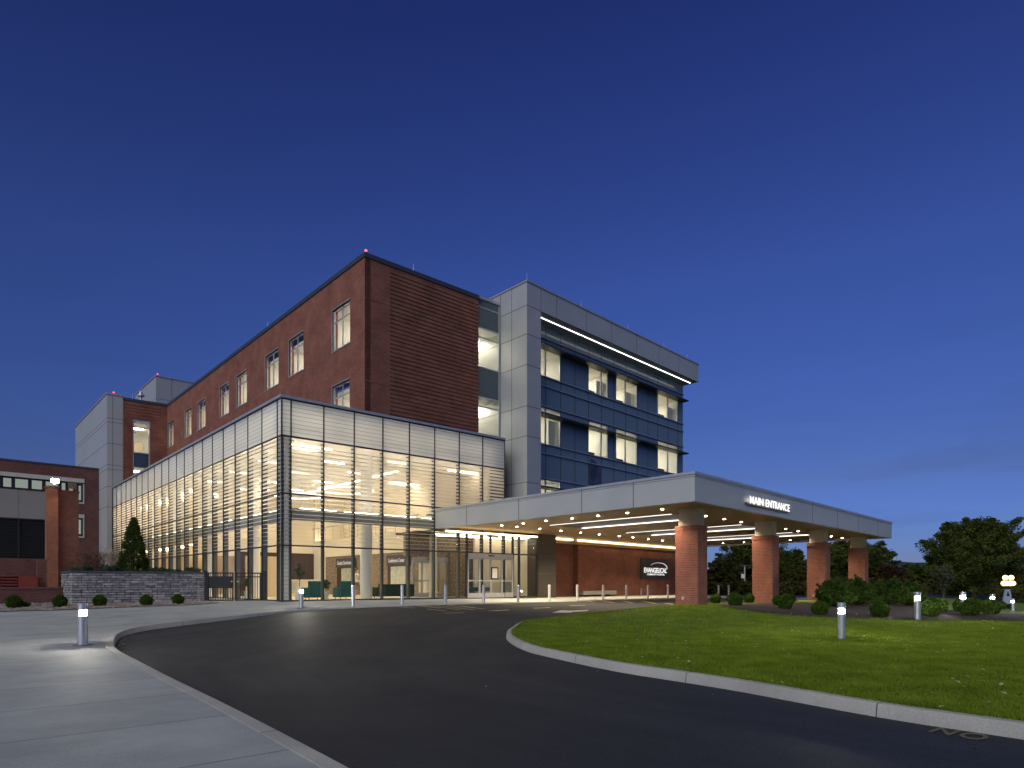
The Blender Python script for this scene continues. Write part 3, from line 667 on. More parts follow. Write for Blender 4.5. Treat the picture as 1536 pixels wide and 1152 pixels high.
# ------------------------------------------------------------------ glass atrium
atr = thing('glass_atrium', 'two storey glass walled lobby with frosted top band, glowing warm from inside', 'glass lobby', O2(ATR))
Z1, Z2, Z3 = 2.69, 5.19, 7.95
front_px = [436.2, 485.3, 531, 573.8, 613.7, 651.6, 688.5, 723.6]
FU = [0.0]+[ATR.u_at(p) for p in front_px]+[ATR_W]
left_px = [416.8, 393.7, 372.6, 353.4, 335.7, 319.5, 304.6, 290.5, 277.3, 265.4, 253.8, 243.3, 232.3]
LY = [0.0]+[ATR.y_at(p) for p in left_px]
stp = (LY[-1]-LY[1])/(len(LY)-2)
while LY[-1] < ATR_L-stp*.8: LY.append(LY[-1]+stp)
LY.append(ATR_L)
ENT_U = ATR.u_at(805)
ZC = 3.9          # underside of the canopy at the glass
mb = MB(ATR)      # outer mullion caps + transoms
for u in FU: mb.box(u-.024, u+.024, -.05, .02, -.05, ZTOP-.12)
for y in LY[1:]: mb.box(-.05, .02, y-.024, y+.024, -.3, ZTOP-.12)
for z in (Z1, Z2, Z3):
    mb.box(-.045, ATR_W, -.045, .018, z-.035, z+.035); mb.box(-.046, .019, .02, ATR_L, z-.035, z+.035)
mb.box(-.04, ENT_U, -.04, .1, -.3, .05); mb.box(-.04, .1, .1, ATR_L, -.5, .05)
mb.box(-.02, ATR_W, -.03, .03, ZTOP-.2, ZTOP-.12); mb.box(-.03, .03, .0, ATR_L, ZTOP-.2, ZTOP-.12)
cw = mb.build('curtain_wall_frame', M['mullion'], atr)
mb = MB(ATR)      # deep inner mullions
for u in FU[1:]: mb.box(u-.045, u+.045, .03, .22, 0, Z3+.1)
for y in LY[1:]: mb.box(.03, .24, y-.05, y+.05, -.05, Z3+.1)
mb.box(.03, .12, .03, .12, 0, Z3)
mb.build('inner_mullion', M['mull_in'], atr)
for a, b in zip(FU, FU[1:]):
    m_ = MB(ATR); m_.q([(a,0,-.04),(b,0,-.04),(b,0,Z3),(a,0,Z3)]); m_.build('glass_pane', M['frit'], cw)
    m_ = MB(ATR); m_.box(a, b, -.012, .012, Z3, ZTOP-.15); m_.build('spandrel_panel', M['spandrel'], cw)
for a, b in zip(LY, LY[1:]):
    m_ = MB(ATR); m_.q([(0,b,-.2),(0,a,-.2),(0,a,Z3),(0,b,Z3)]); m_.build('glass_pane', M['frit'], cw)
    m_ = MB(ATR); m_.box(-.012, .012, a, b, Z3, ZTOP-.15); m_.build('spandrel_panel', M['spandrel'], cw)
mb = MB(ATR); mb.box(-.09, ATR_W+.02, -.09, .35, ZTOP-.13, ZTOP); mb.box(-.09, .35, .35, ATR_L, ZTOP-.13, ZTOP); mb.build('coping', M['alum'], atr)
mb = MB(ATR); mb.box(.2, 13.84, .2, ATR_L, ZTOP-.35, ZTOP-.2); mb.box(13.84, 13.9, .03, 6, 4.0, ZTOP-.14); mb.build('roof', M['coping'], atr)
# interior shell
mb = MB(ATR); mb.box(.08, 17.4, .08, ATR_L, -.25, .005); mb.build('lobby_floor', M['floor_in'], atr)
mb = MB(ATR); mb.box(1.3, 11.0, 1.3, 20.5, 8.0, 8.15); mb.box(1.3, 5.2, 20.5, ATR_L, 8.0, 8.15); mb.box(11.0, 13.8, 1.3, 20.5, 8.0, 8.15); mb.box(.25, 13.8, .25, ATR_L-.1, ZTOP-.42, ZTOP-.37); mb.build('upper_ceiling', M['white'], atr)
mb = MB(ATR)      # upper back walls, bulkhead over the stone wall, partitions
mb.box(10.75, 11.0, 4.7, 20.5, 2.95, 4.3); mb.box(13.6, 13.8, 1.3, 20.5, 4.3, 8.0); mb.box(2.0, 14.2, 20.5, 20.7, 2.95, 8.0); mb.box(10.9, 14.2, 4.6, 20.5, 4.0, 4.25)
mb.box(2.6, 8.0, 14.0, 14.2, 3.0, 3.9); mb.box(10.75, 10.95, 3.0, 4.7, 0, 4.3); mb.box(8.0, 8.25, 12.6, 14.2, 0, 3.6)
mb.box(11.0, 14.2, 20.3, 20.5, 4.25, 8.0); mb.box(11.3, 14.2, 4.2, 4.4, 4.25, 8.0)
mb.build('lobby_wall', M['cream'], atr)
mb = MB(ATR); mb.box(4.9, 5.1, 20.7, ATR_L, 0, 8.0); mb.box(.2, 5.1, ATR_L-.15, ATR_L-.02, 0, 8); mb.box(.5, 4.9, 20.75, ATR_L-.3, 3.9, 4.2)
for y in (11.0, 24.0, 29.5, 34): mb.box(2.2, 5.0, y, y+.15, 0, 2.6) if y < 20 else mb.box(2.4, 4.9, y, y+.15, 0, 8)
mb.build('tan_wall', M['cream2'], atr)
mb = MB(ATR); mb.box(10.8, 11.1, 4.75, 20.4, 0, 2.95); mb.box(12.2, 16.5, 3.3, 3.5, 0, 2.9); mb.build('stone_feature_wall', M['stone_in'], atr)
mb = MB(ATR); mb.box(2.6, 8.0, 13.95, 14.15, 0, 3.0); mb.build('dark_partition', M['darkwood'], atr)
mb = MB(ATR); mb.box(.45, 13.6, .75, 1.1, 4.04, 4.6); mb.box(.75, 1.1, 1.1, ATR_L-.4, 4.04, 4.6); mb.build('wind_beam', M['greybeam'], atr)
mb2 = MB(ATR); mb2.box(.06, FU[1]-.06, .1, .14, 0, Z3); mb2.box(.1, .14, .14, LY[1]-.06, 0, Z3); mb2.build('corner_infill', M['spandrel'], atr)
for (u, y) in ((5.55, 2.0), (2.0, 17.4), (2.0, 9.0), (2.0, 26.0), (2.0, 33.0)):
    mb = MB(ATR); mb.cyl(u, y, 0, 8, .33, n=20); mb.build('round_column', M['white'], atr, smooth=True)
mb = MB(ATR)
for y in np.arange(5, 20.4, 1.3): mb.box(10.82, 10.86, y, y+.03, 4.3, 5.35)
mb.box(10.82, 10.88, 4.8, 20.4, 5.32, 5.38); mb.build('balcony_rail', M['alum'], atr)
mb = MB(ATR); mb.box(13.87, 17.6, 2.9, 3.1, 0, 3.9); mb.box(ENT_U+.05, ENT_U+.2, .15, 2.9, 0, 3.9); mb.box(10.9, 17.6, 9.0, 9.2, 0, 4.0); mb.box(17.4, 17.6, 3.1, 9, 0, 4); mb.build('vestibule_wall', M['cream'], atr)
mb = MB(ATR); mb.box(9.0, 17.3, .12, 4.6, ZC-.02, ZC+.1); mb.build('vestibule_ceiling', M['taupe'], atr)
# ceiling luminaires, with fill lamps added to brighten the lobby
def clight(u0, u1, y0, y1, z, mat='e_ceil'):
    m_ = MB(ATR); m_.box(u0, u1, y0, y1, z-.06, z); return m_.build('ceiling_light', M[mat], atr)
for i, y in enumerate(np.arange(2.4, 19.5, 2.4)):
    for j, u in enumerate((1.6, 4.4, 7.2)):
        if (i+j) % 2 == 0: clight(u, u+1.3, y, y+.09, 7.99)
def fill_strip(u0, u1, y0, y1, z):      # added strips, unseen from below, that fill the hall with light
    m_ = MB(ATR); m_.box(u0, u1, y0, y1, z, z+.03); return m_.build('hidden_fill_strip', M['e_fill'], atr)
for a in np.arange(1.3, 13, 2.4): fill_strip(a, a+1.9, .82, 1.02, 4.605)
for a in np.arange(1.6, ATR_L-3, 2.6): fill_strip(.82, 1.02, a, a+2.0, 4.605)
for a in np.arange(5.2, 20, 2.6): fill_strip(11.2, 11.45, a, a+2.0, 4.31)
for a in np.arange(.6, 11.5, 2.6): fill_strip(a, a+2.0, .65, .8, 8.35)  # added strips hidden above the ceiling to make the spandrel glow
for a in np.arange(1.0, ATR_L-3, 2.6): fill_strip(.65, .8, a, a+2.0, 8.35)
for y in np.arange(22, 37.5, 2.2): clight(1.6, 2.6, y, y+.09, 7.99); clight(2.0, 4.2, y+.9, y+1.5, 3.88, 'e_fill_panel'); clight(2.0, 4.4, y+.9, y+1.5, 7.997, 'e_fill_panel')  # the wide panels are added to brighten the left interior
clight(11.5, 13.8, 2.2, 2.6, 7.99, 'e_fill_panel'); clight(11.5, 13.8, 9, 9.6, 7.99, 'e_fill_panel')  # panels added to brighten the upper right bays
for (u_, y_) in ((2.6, 3.0), (5.4, 4.5), (8.6, 3.4), (3.0, 8.0), (6.4, 9.5), (9.4, 8.0), (4.0, 12.8), (8.0, 14.0), (3.0, 17.5), (6.5, 18.5)):  # downlights and spots added to brighten the lower hall
    m_ = MB(Aff(ATR(u_, y_, 0)[:2], (1, 0), (0, 1))); m_.cyl(0, 0, 7.975, 7.998, .07, n=10); dlo = m_.build('downlight', M['e_ceil'], atr)
    sp_ = bpy.data.lights.new('downlight_lamp', 'SPOT'); sp_.energy = 620; sp_.color = W1; sp_.spot_size = R(120); sp_.spot_blend = .8; sp_.shadow_soft_size = .08
    so_ = bpy.data.objects.new('downlight_lamp', sp_); col.objects.link(so_); so_.parent = dlo; so_.location = Vector(ATR(u_, y_, 7.96))-ORG[atr.name]
clight(.9, 3.3, 1.5, 1.62, 7.99); clight(9.3, 9.45, 5, 18, 7.99)
clight(11.5, 16.8, 2.5, 2.62, ZC-.02, 'e_fill_panel')  # vestibule panels added for brightness, here and on the next line
clight(12, 15.5, 6, 6.4, ZC-.02, 'e_fill_panel'); clight(14.5, 17.0, .7, .95, ZC-.02, 'e_fill_panel')
def wavy(pts, r, name='light_line'):
    m_ = MB(ATR); m_.tube(pts, r, 6); return m_.build(name, M['e_ring'], atr)
for (u0, u1, y0, ph) in ((9.4, 12.3, 1.0, 0), (10.5, 13.2, 2.0, 1), (12.0, 14.4, 1.2, 2.2), (13.6, 16.6, 2.0, .6), (14.2, 16.4, .9, 3)):
    wavy([(lerp(u0, u1, t/12), y0+.45*math.sin(t*.55+ph), ZC-.1) for t in range(13)], .03)
# vestibule / entrance glazing below the canopy
mb = MB(ATR)
ent_px = [651.6, 687, 700.5, 769.5, 779, 805]
EU = [ATR.u_at(p) for p in ent_px]
for u in EU[2:]: mb.box(u-.035, u+.035, -.05, .12, -.05, ZC)
mb.box(ATR_W-.2, ENT_U, -.05, .1, Z1-.04, Z1+.04); mb.box(ATR_W, ENT_U, -.05, .1, ZC-.12, ZC+.05)
mb.box((EU[2]+EU[3])/2-.03, (EU[2]+EU[3])/2+.03, -.045, .1, Z1, ZC)
ef = mb.build('entrance_frame', M['mullion'], atr)
for a, b in ((ATR_W, EU[3]), (EU[3], EU[4]), (EU[4], EU[5])):
    m_ = MB(ATR); z0 = Z1 if b <= EU[3]+.01 else -.04; m_.q([(a,0,z0),(b,0,z0),(b,0,ZC),(a,0,ZC)]); m_.build('glass_pane', M['glass'], ef)
def slide_door(u0, u1, y, z1, parent):
    mb = MB(ATR); mb.box(u0, u1, y-.06, y+.08, z1-.28, z1); n = 4; w_ = (u1-u0)/n
    for i in range(n+1): mb.box(u0+i*w_-.05, u0+i*w_+.05, y-.05, y+.05, 0, z1-.28)
    for i in range(n): mb.box(u0+i*w_, u0+(i+1)*w_, y-.045, y+.045, 0, .28); mb.box(u0+i*w_, u0+(i+1)*w_, y-.04, y+.04, .98, 1.06); mb.box(u0+i*w_+.05, u0+(i+1)*w_-.05, y-.04, y+.04, z1-.36, z1-.28)
    d = mb.build('sliding_door', M['alum'], parent)
    m_ = MB(ATR); m_.q([(u0,y,.2),(u1,y,.2),(u1,y,z1-.3),(u0,y,z1-.3)]); m_.build('door_glass', M['glass'], d)
    m_ = MB(ATR); m_.box((u0+u1)/2-.22, (u0+u1)/2+.22, y-.09, y-.05, z1-.16, z1-.09); m_.build('door_sensor', M['black'], d)
    return d
d1 = slide_door(EU[2]+.05, EU[3]-.05, 0.0, 2.66, atr)
uA = ATR.u_at(741); mb = MB(ATR); mb.box(uA-.28, uA+.28, -.075, -.055, 1.1, 1.85); mb.build('notice_frame', M['black'], d1)
mb = MB(ATR); mb.box(uA-.2, uA+.2, -.085, -.077, 1.17, 1.78); mb.build('notice_sheet', M['white'], d1)
slide_door(9.6, 12.2, 3.6, 2.5, atr)
mb = MB(ATR); mb.box(9.0, 14.3, 3.5, 3.7, 2.52, ZC); mb.build('vestibule_header', M['stone_in'], atr)
mb = MB(ATR); mb.box(13.2, 14.9, 2.5, 2.9, .35, .6); tag(mb.build('lobby_bench', M['teal_fabric']), 'low teal bench behind the sliding entrance doors', 'bench')
mb = MB(ATR); mb.box(16.1, 16.7, 2.55, 2.88, 0, .95); mb.box(16.2, 16.6, 2.5, 2.55, .55, .8); tag(mb.build('dispenser_cabinet', M['alum']), 'pale metal cabinet in the entrance vestibule by the right hand glass', 'cabinet')

# ---- lobby signs
def in_sign(u, y0, y1, z0, z1, txt, size, label, face=-1):
    t = thing('wall_sign', label, 'sign', ATR(u, y0, z0)); m_ = MB(ATR); m_.box(u-.12, u, y0, y1, z0, z1); m_.build('sign_board', M['brown_sign'], t)
    m_ = MB(ATR); letters(m_, txt, lambda x, y, d: (u-.13-d*.3, y1-.25-x, z0+(z1-z0)*.33+y), width=(y1-y0)*.72, size=size, extrude=.02); m_.build('lettering', M['e_signc'], t)
def yst(px): return ATR.y_at(px, 10.6)
in_sign(10.7, yst(614), yst(580), 2.05, 2.75, 'Conference Center', .38, 'brown header sign reading Conference Center on the lobby stone wall')
in_sign(10.7, yst(533), yst(504), 2.05, 2.75, 'Guest Services', .42, 'brown header sign reading Guest Services on the lobby stone wall')
mb = MB(ATR)
for a, b in ((608, 586), (530, 512)):
    mb.box(10.6, 10.78, yst(a), yst(b), 0, 2.0)
mb.build('etched_panel', noise_mat('etched_panel', (.4,.42,.36), (.62,.62,.54), 3, .5), atr)
mb = MB(ATR)
for a, b in ((586.5, 581), (512, 505)): mb.box(10.62, 10.79, yst(a), yst(b), 0, 2.05)
mb.build('door_recess', M['darkwood'], atr)
lg = thing('lobby_logo', 'letters EVANGELICAL with a swoosh on the dark lobby wall behind the gate', 'sign', ATR(4.0, 13.9, 1.8))
def yu(px, y): return ATR.u_at(px, y)
m_ = MB(ATR); uL, uR = yu(371, 13.9), yu(409, 13.9)
letters(m_, 'EVANGELICAL', lambda x, y, d: (uL+x, 13.93-d*.3, 1.55+y), width=uR-uL, size=.62, extrude=.02, xs=.7, bold=.01); m_.build('lettering', M['e_signb'], lg)
m_ = MB(ATR); letters(m_, 'COMMUNITY HOSPITAL', lambda x, y, d: (uL+.3+x, 13.93-d*.3, 1.2+y), width=(uR-uL)*.62, size=.2, extrude=.02); m_.build('sub_lettering', M['e_signb'], lg)
m_ = MB(ATR); m_.tube([(lerp(uL+.6, uR+.1, t/14), 13.92, 2.1+.42*math.sin(.25+t/14*2.45)) for t in range(15)], [.012+.03*(t/14) for t in range(15)], 6); m_.build('swoosh', M['e_signb'], lg)
for (u, y, z, lab) in ((10.55, yst(473), 2.6, 'small red exit sign at the far end of the lobby stone wall'), (10.7, 4.2, 2.55, 'small red exit sign beside the inner vestibule doors')):
    mb = MB(ATR); mb.box(u-.12, u-.06, y-.2, y+.2, z, z+.25); tag(mb.build('exit_sign', M['e_exit']), lab, 'exit sign')

# ---- lobby furniture
def pend(u, y, z, r, lab, sq=1.0):
    t = thing('pendant_lamp', lab, 'pendant lamp', ATR(u, y, z), 'ring pendants in the lobby')
    m_ = MB(ATR); m_.tube([(u+r*math.cos(a), y+r*sq*math.sin(a), z) for a in np.linspace(0, 2*math.pi, 40)[:-1]], .055, 6, True); m_.build('light_ring', M['e_ring'], t)
    m_ = MB(ATR)
    for a in (.3, 2.4, 4.5): m_.tube([(u+r*math.cos(a), y+r*sq*math.sin(a), z), (u+r*math.cos(a)*.6, y+r*sq*math.sin(a)*.6, 8.0)], .008, 4)
    m_.build('hanging_wire', M['black'], t)
pend(7.6, 8.3, 6.95, 1.7, 'large glowing ring pendant beside the round lobby column, upper one')
pend(6.2, 12.5, 6.9, 1.5, 'glowing ring pendant deeper in the lobby, left of the column')
pend(8.6, 15.0, 6.2, 1.3, 'smaller glowing ring pendant at the far right of the lobby', .8)
def armchair(px, y, lab, rz=0):
    u = ATR.u_at(px, y); X, Y, _ = ATR(u, y, 0); t = thing('armchair', lab, 'armchair', (X, Y, 0.006), 'teal lobby armchairs')
    A = Aff((X, Y), (math.cos(rz), math.sin(rz)), (-math.sin(rz), math.cos(rz)))
    m_ = MB(A); m_.box(-.36, .36, -.3, .35, .12, .45); m_.build('seat', M['teal_fabric'], t, bevel=.04)
    m_ = MB(A); m_.box(-.4, .4, -.42, -.28, .12, .98); m_.build('backrest', M['teal_fabric'], t, bevel=.05)
    for s_ in (-1, 1): m_ = MB(A); m_.box(s_*.38-.06, s_*.38+.06, -.28, .35, .12, .64); m_.build('armrest', M['teal_fabric'], t, bevel=.03)
    for sx in (-1, 1):
        for sy in (-.25, .28): m_ = MB(A); m_.cyl(sx*.32, sy, 0, .13, .02, n=8); m_.build('leg', M['black'], t)
armchair(470, 1.5, 'teal armchair seen from behind the glass, left of the pair', R(38))
armchair(515, 1.6, 'teal armchair seen from behind the glass, nearer the round column', R(46))
u = ATR.u_at(590, 1.9); X, Y, _ = ATR(u, 1.9, 0); sofa = thing('sofa', 'long dark green sofa behind the front glass, right of the round column', 'sofa', (X, Y, .006))
A = Aff((X, Y), ATR.a, ATR.b)
m_ = MB(A); m_.box(-1.05, 1.05, -.28, .45, .12, .45); m_.build('seat', M['green_fabric'], sofa, bevel=.04)
m_ = MB(A); m_.box(-1.15, 1.15, -.42, -.26, .12, .82); m_.build('backrest', M['green_fabric'], sofa, bevel=.05)
for s_ in (-1, 1): m_ = MB(A); m_.box(s_*1.1-.08, s_*1.1+.08, -.26, .45, .12, .64); m_.build('armrest', M['green_fabric'], sofa, bevel=.03)
for sx in (-1, 1):
    for sy in (-.3, .36): m_ = MB(A); m_.cyl(sx*1.0, sy, 0, .13, .025, n=8); m_.build('leg', M['black'], sofa)
desk = thing('reception_desk', 'cream reception desk in front of the dark lobby wall', 'reception desk', ATR(5.0, 12.4, 0))
m_ = MB(ATR); m_.box(4.3, 7.4, 12.2, 12.4, 0, 1.05); m_.build('front_panel', M['cream'], desk)
m_ = MB(ATR); m_.box(4.2, 7.5, 12.1, 12.8, 1.05, 1.12); m_.build('counter', M['white'], desk)
m_ = MB(ATR); m_.box(4.3, 4.42, 12.4, 12.8, 0, 1.05); m_.box(7.28, 7.4, 12.4, 12.8, 0, 1.05); m_.build('side_panel', M['cream'], desk)
def leaves_np(n, cen, rad, size, rs):
    c = rs.normal(size=(n, 3)); c /= np.linalg.norm(c, axis=1)[:, None]; c = c*np.array(rad)*(rs.random((n, 1))**.4)+np.array(cen)
    a = rs.normal(size=(n, 3)); a /= np.linalg.norm(a, axis=1)[:, None]; b = np.cross(a, rs.normal(size=(n, 3))); b /= np.linalg.norm(b, axis=1)[:, None]
    s = size*(.6+.8*rs.random((n, 1))); v = np.empty((n, 4, 3)); v[:, 0] = c-a*s; v[:, 1] = c-b*s*.5; v[:, 2] = c+a*s; v[:, 3] = c+b*s*.5
    return v.reshape(-1, 3), np.arange(4*n).reshape(-1, 4)
M['houseleaf'] = leaf_mat('house_plant_leaf', (.03,.07,.02), (.08,.14,.04), .3, 4)
def potplant(px, y, h, lab, pot_r=.18, seed=1):
    u = ATR.u_at(px, y); X, Y, _ = ATR(u, y, 0); t = thing('potted_plant', lab, 'potted plant', (X, Y, .006)); A = Aff((X, Y), (1, 0), (0, 1))
    m_ = MB(A); m_.cyl(0, 0, 0, .42, pot_r*.75, pot_r, n=16); m_.build('pot', M['white'], t, smooth=True)
    m_ = MB(A); m_.tube([(0, 0, .4), (.03, .02, h*.6), (.0, .05, h)], .015, 6); m_.build('stem', M['bark'], t)
    v, f = leaves_np(90, (0, 0, h*.8), (.26, .26, h*.26), .09, np.random.default_rng(seed)); raw('leaves', v, f, M['houseleaf'], t)
potplant(449, 1.7, 1.9, 'slender potted indoor tree at the left end of the front glass', .2, 1)
potplant(488, 2.6, 1.0, 'low potted plant between the two teal armchairs', .2, 2)
potplant(372, 6.0, 1.1, 'potted plant behind the left glass near the gate', .2, 5)
# lounge chair, cream
u = ATR.u_at(441, 2.2); X, Y, _ = ATR(u, 2.2, 0); t = thing('lounge_chair', 'cream lounge chair with dark crossed legs at the lobby corner', 'lounge chair', (X, Y, .006)); A = Aff((X, Y), ATR.a, ATR.b)
m_ = MB(A); m_.box(-.3, .3, -.3, .3, .38, .48); m_.build('seat', M['cream'], t, bevel=.03)
m_ = MB(A); m_.box(-.3, .3, .26, .36, .42, .95); m_.build('backrest', M['cream'], t, bevel=.03)
for s_ in (-1, 1): m_ = MB(A); m_.tube([(s_*.28, -.28, 0), (s_*.28, .28, .4)], .018, 6); m_.tube([(s_*.28, .28, 0), (s_*.28, -.28, .4)], .018, 6); m_.build('leg', M['black'], t)

# ------------------------------------------------------------------ lit rooms behind upper windows
def room(A, u0, u1, y0, y1, z0, z1, parent, axis='y', mat='white', lamp=True, seed=0, full=True):
    """box room behind an opening; the lamp is its ceiling light"""
    m_ = MB(A)
    if axis == 'y': m_.inbox(u0, u1, y0, y1, z0, z1)
    else:
        m_.q([(y1,u0,z0),(y1,u1,z0),(y1,u1,z1),(y1,u0,z1)]); m_.q([(y0,u0,z0),(y1,u0,z0),(y1,u0,z1),(y0,u0,z1)]); m_.q([(y0,u1,z0),(y1,u1,z0),(y1,u1,z1),(y0,u1,z1)])
        m_.q([(y0,u0,z0),(y1,u0,z0),(y1,u1,z0),(y0,u1,z0)]); m_.q([(y0,u0,z1),(y1,u0,z1),(y1,u1,z1),(y0,u1,z1)])
    r = m_.build('lit_room', M[mat], parent)
    if lamp:
        m_ = MB(A); uc = (u0+u1)/2; yc = y0+(y1-y0)*.5; a = min(.5, (u1-u0)*.3)
        if axis == 'y': m_.box(uc-a, uc+a, yc-.25, yc+.25, z1-.05, z1-.01)
        else: m_.box(yc-.25, yc+.25, uc-a, uc+a, z1-.05, z1-.01)
        m_.build('ceiling_light', M['e_room'], r)
    rs = random.Random(seed)
    m_ = MB(A); m_.m = 0
    if full and axis == 'y':
        a = lerp(u0, u1, rs.uniform(.15, .4)); m_.box(a, a+(u1-u0)*rs.uniform(.2, .4), y1-.5, y1-.02, z0, z0+rs.uniform(1.0, 2.0)); m_.build('cupboard', M['cream2' if rs.random() < .5 else 'white'], r)
    return r

# ------------------------------------------------------------------ brick wing
brk = thing('brick_wing', 'four storey red brick hospital wing with tall lit windows and dark coping', 'hospital building', O2(BRK))
BZ = BRK.zu(547.4, 378.5)
BW = BRK.u_at(717.6); BL = BRK.y_at(251.0); ZB0 = 9.4
wins = [(498.3, 525.2, 463, 528), (433.2, 455.3, 510, 565), (398, 417.8, 533, 586.2), (354.8, 370.2, 564, 611.5), (329.4, 343.2, 581, 626), (296.4, 308.2, 604, 645.3), (277.2, 287, 617.5, 656.2), (251.8, 260, 634, 670)]
zt = BRK.zy(498.3, 466.5); zb = BRK.zy(498.3, 528.5)
print('brick', BZ, BW, BL, 'win', zt, zb, [(round(BRK.zy(a, c), 2), round(BRK.zy(a, d), 2)) for a, b, c, d in wins])
holes = []
for (a, b, c, d) in wins:
    ya, yb = BRK.y_at(a), BRK.y_at(b); ya = min(ya, BL-.15); holes.append((yb, ya, zb, zt))
zt2 = BRK.zy(498.3, 580.5); zb2 = zt2-(zt-zb); low = []
ya, yb = BRK.y_at(498.3), BRK.y_at(524.5)
holes.append((yb, ya, zb2, zt2))
mb = MB(BRK); mb.wall(0, BL, ZB0, BZ-.25, holes, 0.0, .35, axis='x'); 
smooth_u = BRK.u_at(584)
mb.wall(0.36, BW, ZB0, BZ-.25, [], 0.0, .35); mb.box(0.0, .36, 0.0, .005, ZB0, BZ-.25)
# projecting brick courses on the front face
z = ZB0+.1
while z < BZ-.5:
    mb.box(smooth_u, BW-.01, -.035, .001, z, z+.15); z += .235
mb.box(.001, smooth_u-.02, -.012, .002, BRK.zu(547, 446)-.03, BRK.zu(547, 446)+.03); mb.box(.001, smooth_u-.02, -.012, .002, BRK.zu(547, 570)-.03, BRK.zu(547, 570)+.03)
mb.box(BW-.3, BW, .35, 8.0, ZB0, BZ-.25)
bw_ = mb.build('brick_wall', M['brick'], brk)
mb = MB(BRK); mb.box(-.06, BW+.03, -.06, .4, BZ-.25, BZ); mb.box(-.06, .4, .4, BL-.05, BZ-.25, BZ); mb.build('coping', M['coping'], brk)
mb = MB(BRK); mb.box(.35, BW-.31, .36, BL-.1, BZ-.7, BZ-.5); mb.build('roof', M['coping'], brk)
for i, h in enumerate(holes):
    y0_, y1_, z0_, z1_ = h; m_ = MB(BRK); d = .12; x0 = .1
    m_.box(x0, x0+.09, y0_, y0_+.06, z0_, z1_); m_.box(x0, x0+.09, y1_-.06, y1_, z0_, z1_); m_.box(x0, x0+.09, y0_, y1_, z0_, z0_+.06); m_.box(x0, x0+.09, y0_, y1_, z1_-.06, z1_)
    ym = y0_+(y1_-y0_)*.5; m_.box(x0+.01, x0+.07, ym-.035, ym+.035, z0_, z1_); zm = z0_+(z1_-z0_)*.71; m_.box(x0+.012, x0+.072, y0_, y1_, zm-.035, zm+.035)
    wf = m_.build('window', M['alum'], brk)
    m_ = MB(BRK); m_.q([(x0+.04,y1_,z0_),(x0+.04,y0_,z0_),(x0+.04,y0_,z1_),(x0+.04,y1_,z1_)]); m_.build('window_pane', M['glass_up'], wf)
    m_ = MB(BRK); m_.box(-.03, .1, y0_-.03, y1_+.03, z0_-.06, z0_); m_.box(-.012, .1, y1_, y1_+.05, z0_, z1_+.05); m_.box(-.012, .1, y0_, y1_, z1_, z1_+.05); m_.build('window_surround', M['alum'], wf)
    hh = z0_-.15
    r_ = room(BRK, y0_-.5, y1_+.9, .36, 3.6, hh, z1_-.3 if i % 3 else z1_+.05, brk, axis='x', mat='white', seed=i, full=False)
    m_ = MB(BRK); m_.box(2.2, 3.5, y0_+.2, y0_+1.0, hh, hh+1.1); m_.build('cupboard', M['cream2'], r_)
# glazed strip between the brick and the metal tower
strip = MB(BRK); su0, su1 = BW, BRK.u_at(749.5, .12); n_ = .12
def sz(py): return BRK.zu(719, py, n_)
rows = [(448, 460, 'teal'), (460, 490.5, 'teal'), (491, 504, 'glass'), (505, 549, 'lit'), (550, 594, 'teal'), (595, 608, 'glass'), (609, 668, 'lit')]
fr = MB(BRK)
for (a, b, k) in rows: fr.box(su0, su1, n_-.03, n_+.06, sz(a)-.035, sz(a)+.035)
fr.box(su0-.0, su0+.06, n_-.04, n_+.06, sz(668), sz(448)); fr.box(su1-.12, su1, n_-.04, n_+.06, sz(668), sz(448)); fr.box(su0, su1, n_-.1, n_+.3, sz(448), sz(444))
cwf = fr.build('glazed_strip_frame', M['alum'], brk)
for (a, b, k) in rows:
    m_ = MB(BRK); z0_, z1_ = sz(b), sz(a)
    if k == 'teal': m_.box(su0, su1, n_, n_+.04, z0_, z1_); m_.build('spandrel_panel', M['teal'], cwf)
    else:
        m_.q([(su0,n_,z0_),(su1,n_,z0_),(su1,n_,z1_),(su0,n_,z1_)]); m_.build('window_pane', M['glass_up'], cwf)
for a, b in ((491, 549), (595, 668)): room(BRK, su0+.02, su1+.6, n_+.08, 4.5, sz(b), sz(a), brk, full=False)
# left return of the wing (ribbed brick, tall window)
LW = Aff(BRK(0, BL, 0)[:2], (-37.96+34.9, 61.1-63.5), BRK.b)    # runs left and towards the camera
L1 = LW.u_at(184.2)
def lz(px, py): return LW.zu(px, py)
wz1, wz0 = lz(199.5, 629), lz(199.5, 712); wu0, wu1 = LW.u_at(225), LW.u_at(199.2)
mb = MB(LW); mb.wall(0, L1, -.3, BZ-.25, [(wu0, wu1, wz0, wz1)], 0, .35)
z = 8.5
while z < BZ-.6:
    for a, b in ((LW.u_at(241), wu0-.05), (wu1+.05, L1)):
        if wz0-.2 < z < wz1+.1 or True: mb.box(a, b, -.04, 0.001, z, z+.17)
    if z > wz1+.1: mb.box(wu0-.05, wu1+.05, -.04, 0.001, z, z+.17)
    z += .3
lnk = thing('brick_link', 'ribbed red brick end bay with one tall lit window beside the silver stair tower', 'building bay', O2(LW))
mb.build('brick_wall', M['brick'], lnk)
mb = MB(LW); mb.box(.02, L1, -.07, .4, BZ-.25, BZ); mb.build('coping', M['coping'], lnk)
mb = MB(LW)
for a, b in ((wu0, wu0+.1), (wu1-.1, wu1)): mb.box(a, b, .02, .14, wz0, wz1)
for z in (wz0, wz1-.1, lerp(wz0, wz1, .40), lerp(wz0, wz1, .13), lerp(wz0, wz1, .86)): mb.box(wu0+.1, wu1-.1, .02, .13, z, z+.1)
wf = mb.build('window', M['alum'], lnk)
